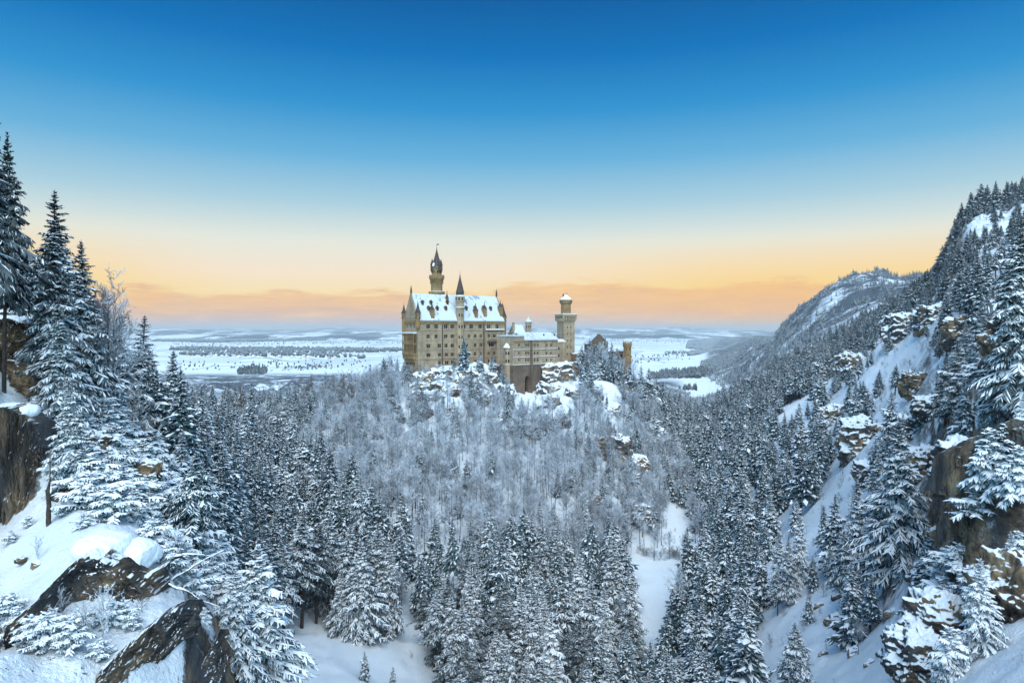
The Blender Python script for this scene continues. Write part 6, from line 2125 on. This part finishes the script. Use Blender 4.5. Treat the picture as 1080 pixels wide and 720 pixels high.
def individual(t):
    fam = t['fam']
    tm, cm, jm, H0 = KINDS[fam + str(t['k'])]
    nm = {'bare': 'leafless_tree', 'brown': 'leafless_tree', 'laden': 'small_conifer'}.get(fam, 'spruce_tree')
    ct = {'bare': 'bare tree', 'brown': 'bare tree', 'laden': 'small conifer'}.get(fam, 'spruce')
    reg = region(t)
    lab = t['label'] or LOOK[fam][t['k']] + ' ' + reg
    o = bpy.data.objects.new(nm, None)
    C.objects.link(o)
    tag(o, lab, ct, None if t['label'] else {'spruce': 'spruces', 'bare tree': 'leafless trees', 'small conifer': 'small conifers'}[ct] + ' ' + reg, None, (t['x'], t['y'], t['z']))
    s = t['H'] / H0
    o.scale = (s * t['sx'], s * t['sx'], s)
    o.rotation_euler = (rs.normal(0, .022), rs.normal(0, .015), t['rot'])
    for n_, me in (('trunk', tm), ('crown', cm)):
        ch = bpy.data.objects.new(n_, me)
        C.objects.link(ch)
        ch.parent = o
    return o


def mass(name, items, label, cat):
    """the rest of a wood as one object: a point for every tree, a tree set on each point"""
    if not items:
        return
    keys = sorted({t['fam'] + str(t['k']) for t in items})
    pc = bpy.data.collections.new(name + '_kinds')
    for k_ in keys:
        o = bpy.data.objects.new(k_, KINDS[k_][2])
        pc.objects.link(o)
    me = bpy.data.meshes.new(name)
    me.vertices.add(len(items))
    me.vertices.foreach_set('co', np.array([(t['x'], t['y'], t['z']) for t in items], np.float32).ravel())
    for an, tp, dat in (('pick', 'INT', [keys.index(t['fam'] + str(t['k'])) for t in items]), ('turn', 'FLOAT', [t['rot'] for t in items]), ('lean', 'FLOAT', list(rs.normal(0, .03, len(items))))):
        at_ = me.attributes.new(an, tp, 'POINT')
        at_.data.foreach_set('value', np.array(dat, np.int32 if tp == 'INT' else np.float32))
    at_ = me.attributes.new('size', 'FLOAT_VECTOR', 'POINT')
    sc_ = np.array([(t['H'] / KINDS[t['fam'] + str(t['k'])][3]) * np.array((t['sx'], t['sx'], 1)) for t in items], np.float32)
    at_.data.foreach_set('vector', sc_.ravel())
    o = link(name, me, kind='stuff', label=label, cat=cat)
    ng = bpy.data.node_groups.new(name, 'GeometryNodeTree')
    ng.interface.new_socket('Geometry', in_out='INPUT', socket_type='NodeSocketGeometry')
    ng.interface.new_socket('Geometry', in_out='OUTPUT', socket_type='NodeSocketGeometry')
    gi, go = ng.nodes.new('NodeGroupInput'), ng.nodes.new('NodeGroupOutput')
    ci = ng.nodes.new('GeometryNodeCollectionInfo')
    ci.inputs['Collection'].default_value = pc
    ci.inputs['Separate Children'].default_value = True
    ci.inputs['Reset Children'].default_value = True
    ip = ng.nodes.new('GeometryNodeInstanceOnPoints')
    ip.inputs['Pick Instance'].default_value = True

    def attr(n_, tp):
        a = ng.nodes.new('GeometryNodeInputNamedAttribute')
        a.data_type = tp
        a.inputs['Name'].default_value = n_
        return next(s for s in a.outputs if s.enabled and s.name == 'Attribute')
    cx_ = ng.nodes.new('ShaderNodeCombineXYZ')
    ng.links.new(attr('turn', 'FLOAT'), cx_.inputs[2])
    ng.links.new(attr('lean', 'FLOAT'), cx_.inputs[0])
    ng.links.new(gi.outputs[0], ip.inputs['Points'])
    ng.links.new(ci.outputs[0], ip.inputs['Instance'])
    ng.links.new(attr('pick', 'INT'), ip.inputs['Instance Index'])
    ng.links.new(cx_.outputs[0], ip.inputs['Rotation'])
    ng.links.new(attr('size', 'FLOAT_VECTOR'), ip.inputs['Scale'])
    ng.links.new(ip.outputs[0], go.inputs[0])
    md = o.modifiers.new('planting', 'NODES')
    md.node_group = ng
    return o


indiv = set()
for fams, cap in ((FAM_SPRUCE[:2], 300), (('laden',), 90), (('bare', 'brown'), 300)):
    L = [t for t in trees if t['fam'] in fams and (t['s'] > 3 or t['label'])]
    L.sort(key=lambda t: (0 if t['label'] else 1, -t['s']))
    for t in L[:cap]:
        indiv.add(t['i'])
for t in trees:
    if t['i'] in indiv:
        individual(t)
rest = [t for t in trees if t['i'] not in indiv]
mass('spruce_forest', [t for t in rest if t['fam'] in FAM_SPRUCE], 'the mass of snow-dusted spruces covering the valley and slopes', 'forest')
mass('leafless_woods', [t for t in rest if t['fam'] in ('bare', 'brown')], 'the grey mass of frosted bare trees on the castle hill', 'woods')
mass('hillside_forest', [t for t in rest if t['fam'] == 'farspruce'], 'dark sparse forest on the farther snowy hill', 'forest')

# undergrowth: frosted bushes and saplings standing in the snow
und = []
c = cand(-40, 1130, 34, 410, 5.0)
x = (c[:, 0] - 540) / F * c[:, 1]
z = gzv(c[:, 0], c[:, 1])
py = HORIZON - F * z / c[:, 1]
bad = np.zeros(len(c), bool)
for p in CLEAR[:2]:
    bad |= inpoly(c[:, 0], py, p)
dn = fbm(np.stack([x / 18.0, c[:, 1] / 18.0, z / 18.0], -1), 3)
ok = ~bad & (dn + rs.normal(0, .3, len(c)) > np.where((c[:, 1] < 60) & (c[:, 0] < 260), .45, np.where(inpoly(c[:, 0], py, CLEAR[2]), .75, .12)))
for i in np.where(ok)[0]:
    und.append(dict(x=x[i], y=c[i, 1], z=z[i] - .1, H=rs.uniform(.9, 3.2) * (1 if c[i, 1] > 110 else .4), fam='shrub', k=int(rs.randint(0, 3)), rot=rs.uniform(0, 6), sx=rs.uniform(.9, 1.4)))
# thicket along the top of the clearing
for _ in range(60):
    px = rs.uniform(672, 736); y = rs.uniform(283, 293)
    p = on(px, y)
    und.append(dict(x=p[0], y=p[1], z=p[2], H=rs.uniform(2.0, 4.0), fam='shrub', k=int(rs.randint(0, 3)), rot=rs.uniform(0, 6), sx=1.2))
und += [t for t in rest if t['fam'] == 'shrub']
mass('undergrowth', und, 'frosted bushes and saplings scattered over the snowy slopes', 'undergrowth')

# --- broken stems and leaning branches in the left foreground
def limb(name, pts, rad, label, cat, snowy=True, children=()):
    pts = np.array(pts)
    m_ = 26
    s_ = np.linspace(0, len(pts) - 1, m_)
    rad = np.interp(s_, range(len(pts)), rad)
    pts = np.stack([np.interp(s_, range(len(pts)), pts[:, k_]) for k_ in range(3)], -1)
    pts = pts + np.stack([fbm(np.stack([s_ * 1.3, s_ * 0 + k_ * 5 + pts[0, 0], s_ * 0], -1), 3) for k_ in range(3)], -1) * np.minimum(rad * 1.1, .12)[:, None]
    v, q = tube(pts, rad, 8)
    if snowy:                                            # side twigs
        vs_, qs_, o_ = [v], [q], len(v)
        for j_ in range(5, m_ - 1, 2):
            d_ = rs.normal(0, 1, 3); d_[2] = abs(d_[2]) * .7
            d_ /= np.linalg.norm(d_)
            p_ = [pts[j_] + d_ * e_ for e_ in (0, .35, .7, 1.1 * rs.uniform(.6, 1.2))]
            p_[2] = p_[2] + np.array([0, 0, .08])
            v2, q2 = tube(p_, [.03, .025, .018, .008], 5)
            vs_.append(v2); qs_.append(q2 + o_); o_ += len(v2)
        v, q = np.concatenate(vs_), np.concatenate(qs_)
    o = link(name, make_mesh(name, v, [q], [M['bark']], None, True), label=label, cat=cat)
    if snowy:
        n = len(pts)
        th = np.array(rad) * np.clip(.75 + .7 * fbm(np.stack([s_ * 1.1, s_ * 0 + 3, s_ * 0 + pts[0, 2]], -1), 3), .25, 1.2)
        a = np.linspace(0, math.pi, 6)
        d = np.gradient(pts, axis=0)
        sd = np.stack([-d[:, 1], d[:, 0], 0 * d[:, 0]], -1)
        sd /= np.linalg.norm(sd, axis=1)[:, None] + 1e-9
        c = pts + np.array([0, 0, 1]) * (th * .5)[:, None]
        v = c[:, None, :] + sd[:, None, :] * (np.cos(a)[None, :, None] * (th * 1.0)[:, None, None]) + np.array([0, 0, 1]) * (np.sin(a)[None, :, None] * (th * 1.5 + .02)[:, None, None])
        i = np.arange(n * 6).reshape(n, 6)
        qq = np.stack([i[:-1, :-1], i[1:, :-1], i[1:, 1:], i[:-1, 1:]], -1).reshape(-1, 4)
        link('snow', make_mesh('snow', v.reshape(-1, 3), [qq], [M['snow']], None, True), o)
    return o


b0 = on(51, 52.5)
limb('broken_stem', [b0 - (0, 0, .4), b0 + (0, 0, 1.4), b0 + (.05, 0, 2.8)] + [b0 + (.1, 0, 3.6), b0 + (.12, 0, 5.4)], [.19, .17, .15, .05, .03], 'bare broken tree stem standing in the snow slope, left', 'dead tree', False)


def curve_px(pp, ys):
    return [at(a, b, y) for (a, b), y in zip(pp, ys)]


limb('fallen_branch', curve_px([(166, 597), (180, 588), (198, 584), (222, 586)], [47, 47.2, 47.4, 47.8]), [.12, .10, .07, .03], 'snow-topped branch reaching right from the rock step', 'branch')
limb('fallen_branch', curve_px([(172, 618), (190, 606), (212, 592), (236, 580)], [47, 47.4, 48, 48.6]), [.11, .09, .06, .025], 'long leaning branch under the snow-topped one', 'branch')
limb('fallen_branch', curve_px([(178, 616), (196, 624), (216, 634), (232, 640)], [46, 46.4, 47, 47.5]), [.10, .08, .05, .02], 'lowest branch, bending down to the right', 'branch')
# ------------------------------------------------------------------ the winter air
hm = bpy.data.materials.new('haze')
hm.use_nodes = True
ht = hm.node_tree
ht.nodes.clear()
pv = nd(ht, 'ShaderNodeVolumePrincipled')
pv.inputs['Color'].default_value = (0.97, 0.96, 0.97, 1)
pv.inputs['Density'].default_value = 4.8e-5
pv.inputs['Anisotropy'].default_value = 0.0
ho = nd(ht, 'ShaderNodeOutputMaterial')
lk(ht, pv.outputs[0], ho.inputs['Volume'])
hb = MB()
R_ = 150000.0
lowest = float(GZ.min()) - 3
hb.hexa([(-R_, -2000, lowest), (R_, -2000, lowest), (R_, 48000, lowest), (-R_, 48000, lowest)], [(-R_, -2000, 190), (R_, -2000, 190), (R_, 48000, 190), (-R_, 48000, 190)])
hb.build('haze', [hm], kind='stuff', label='pale winter haze over the plain', cat='haze')
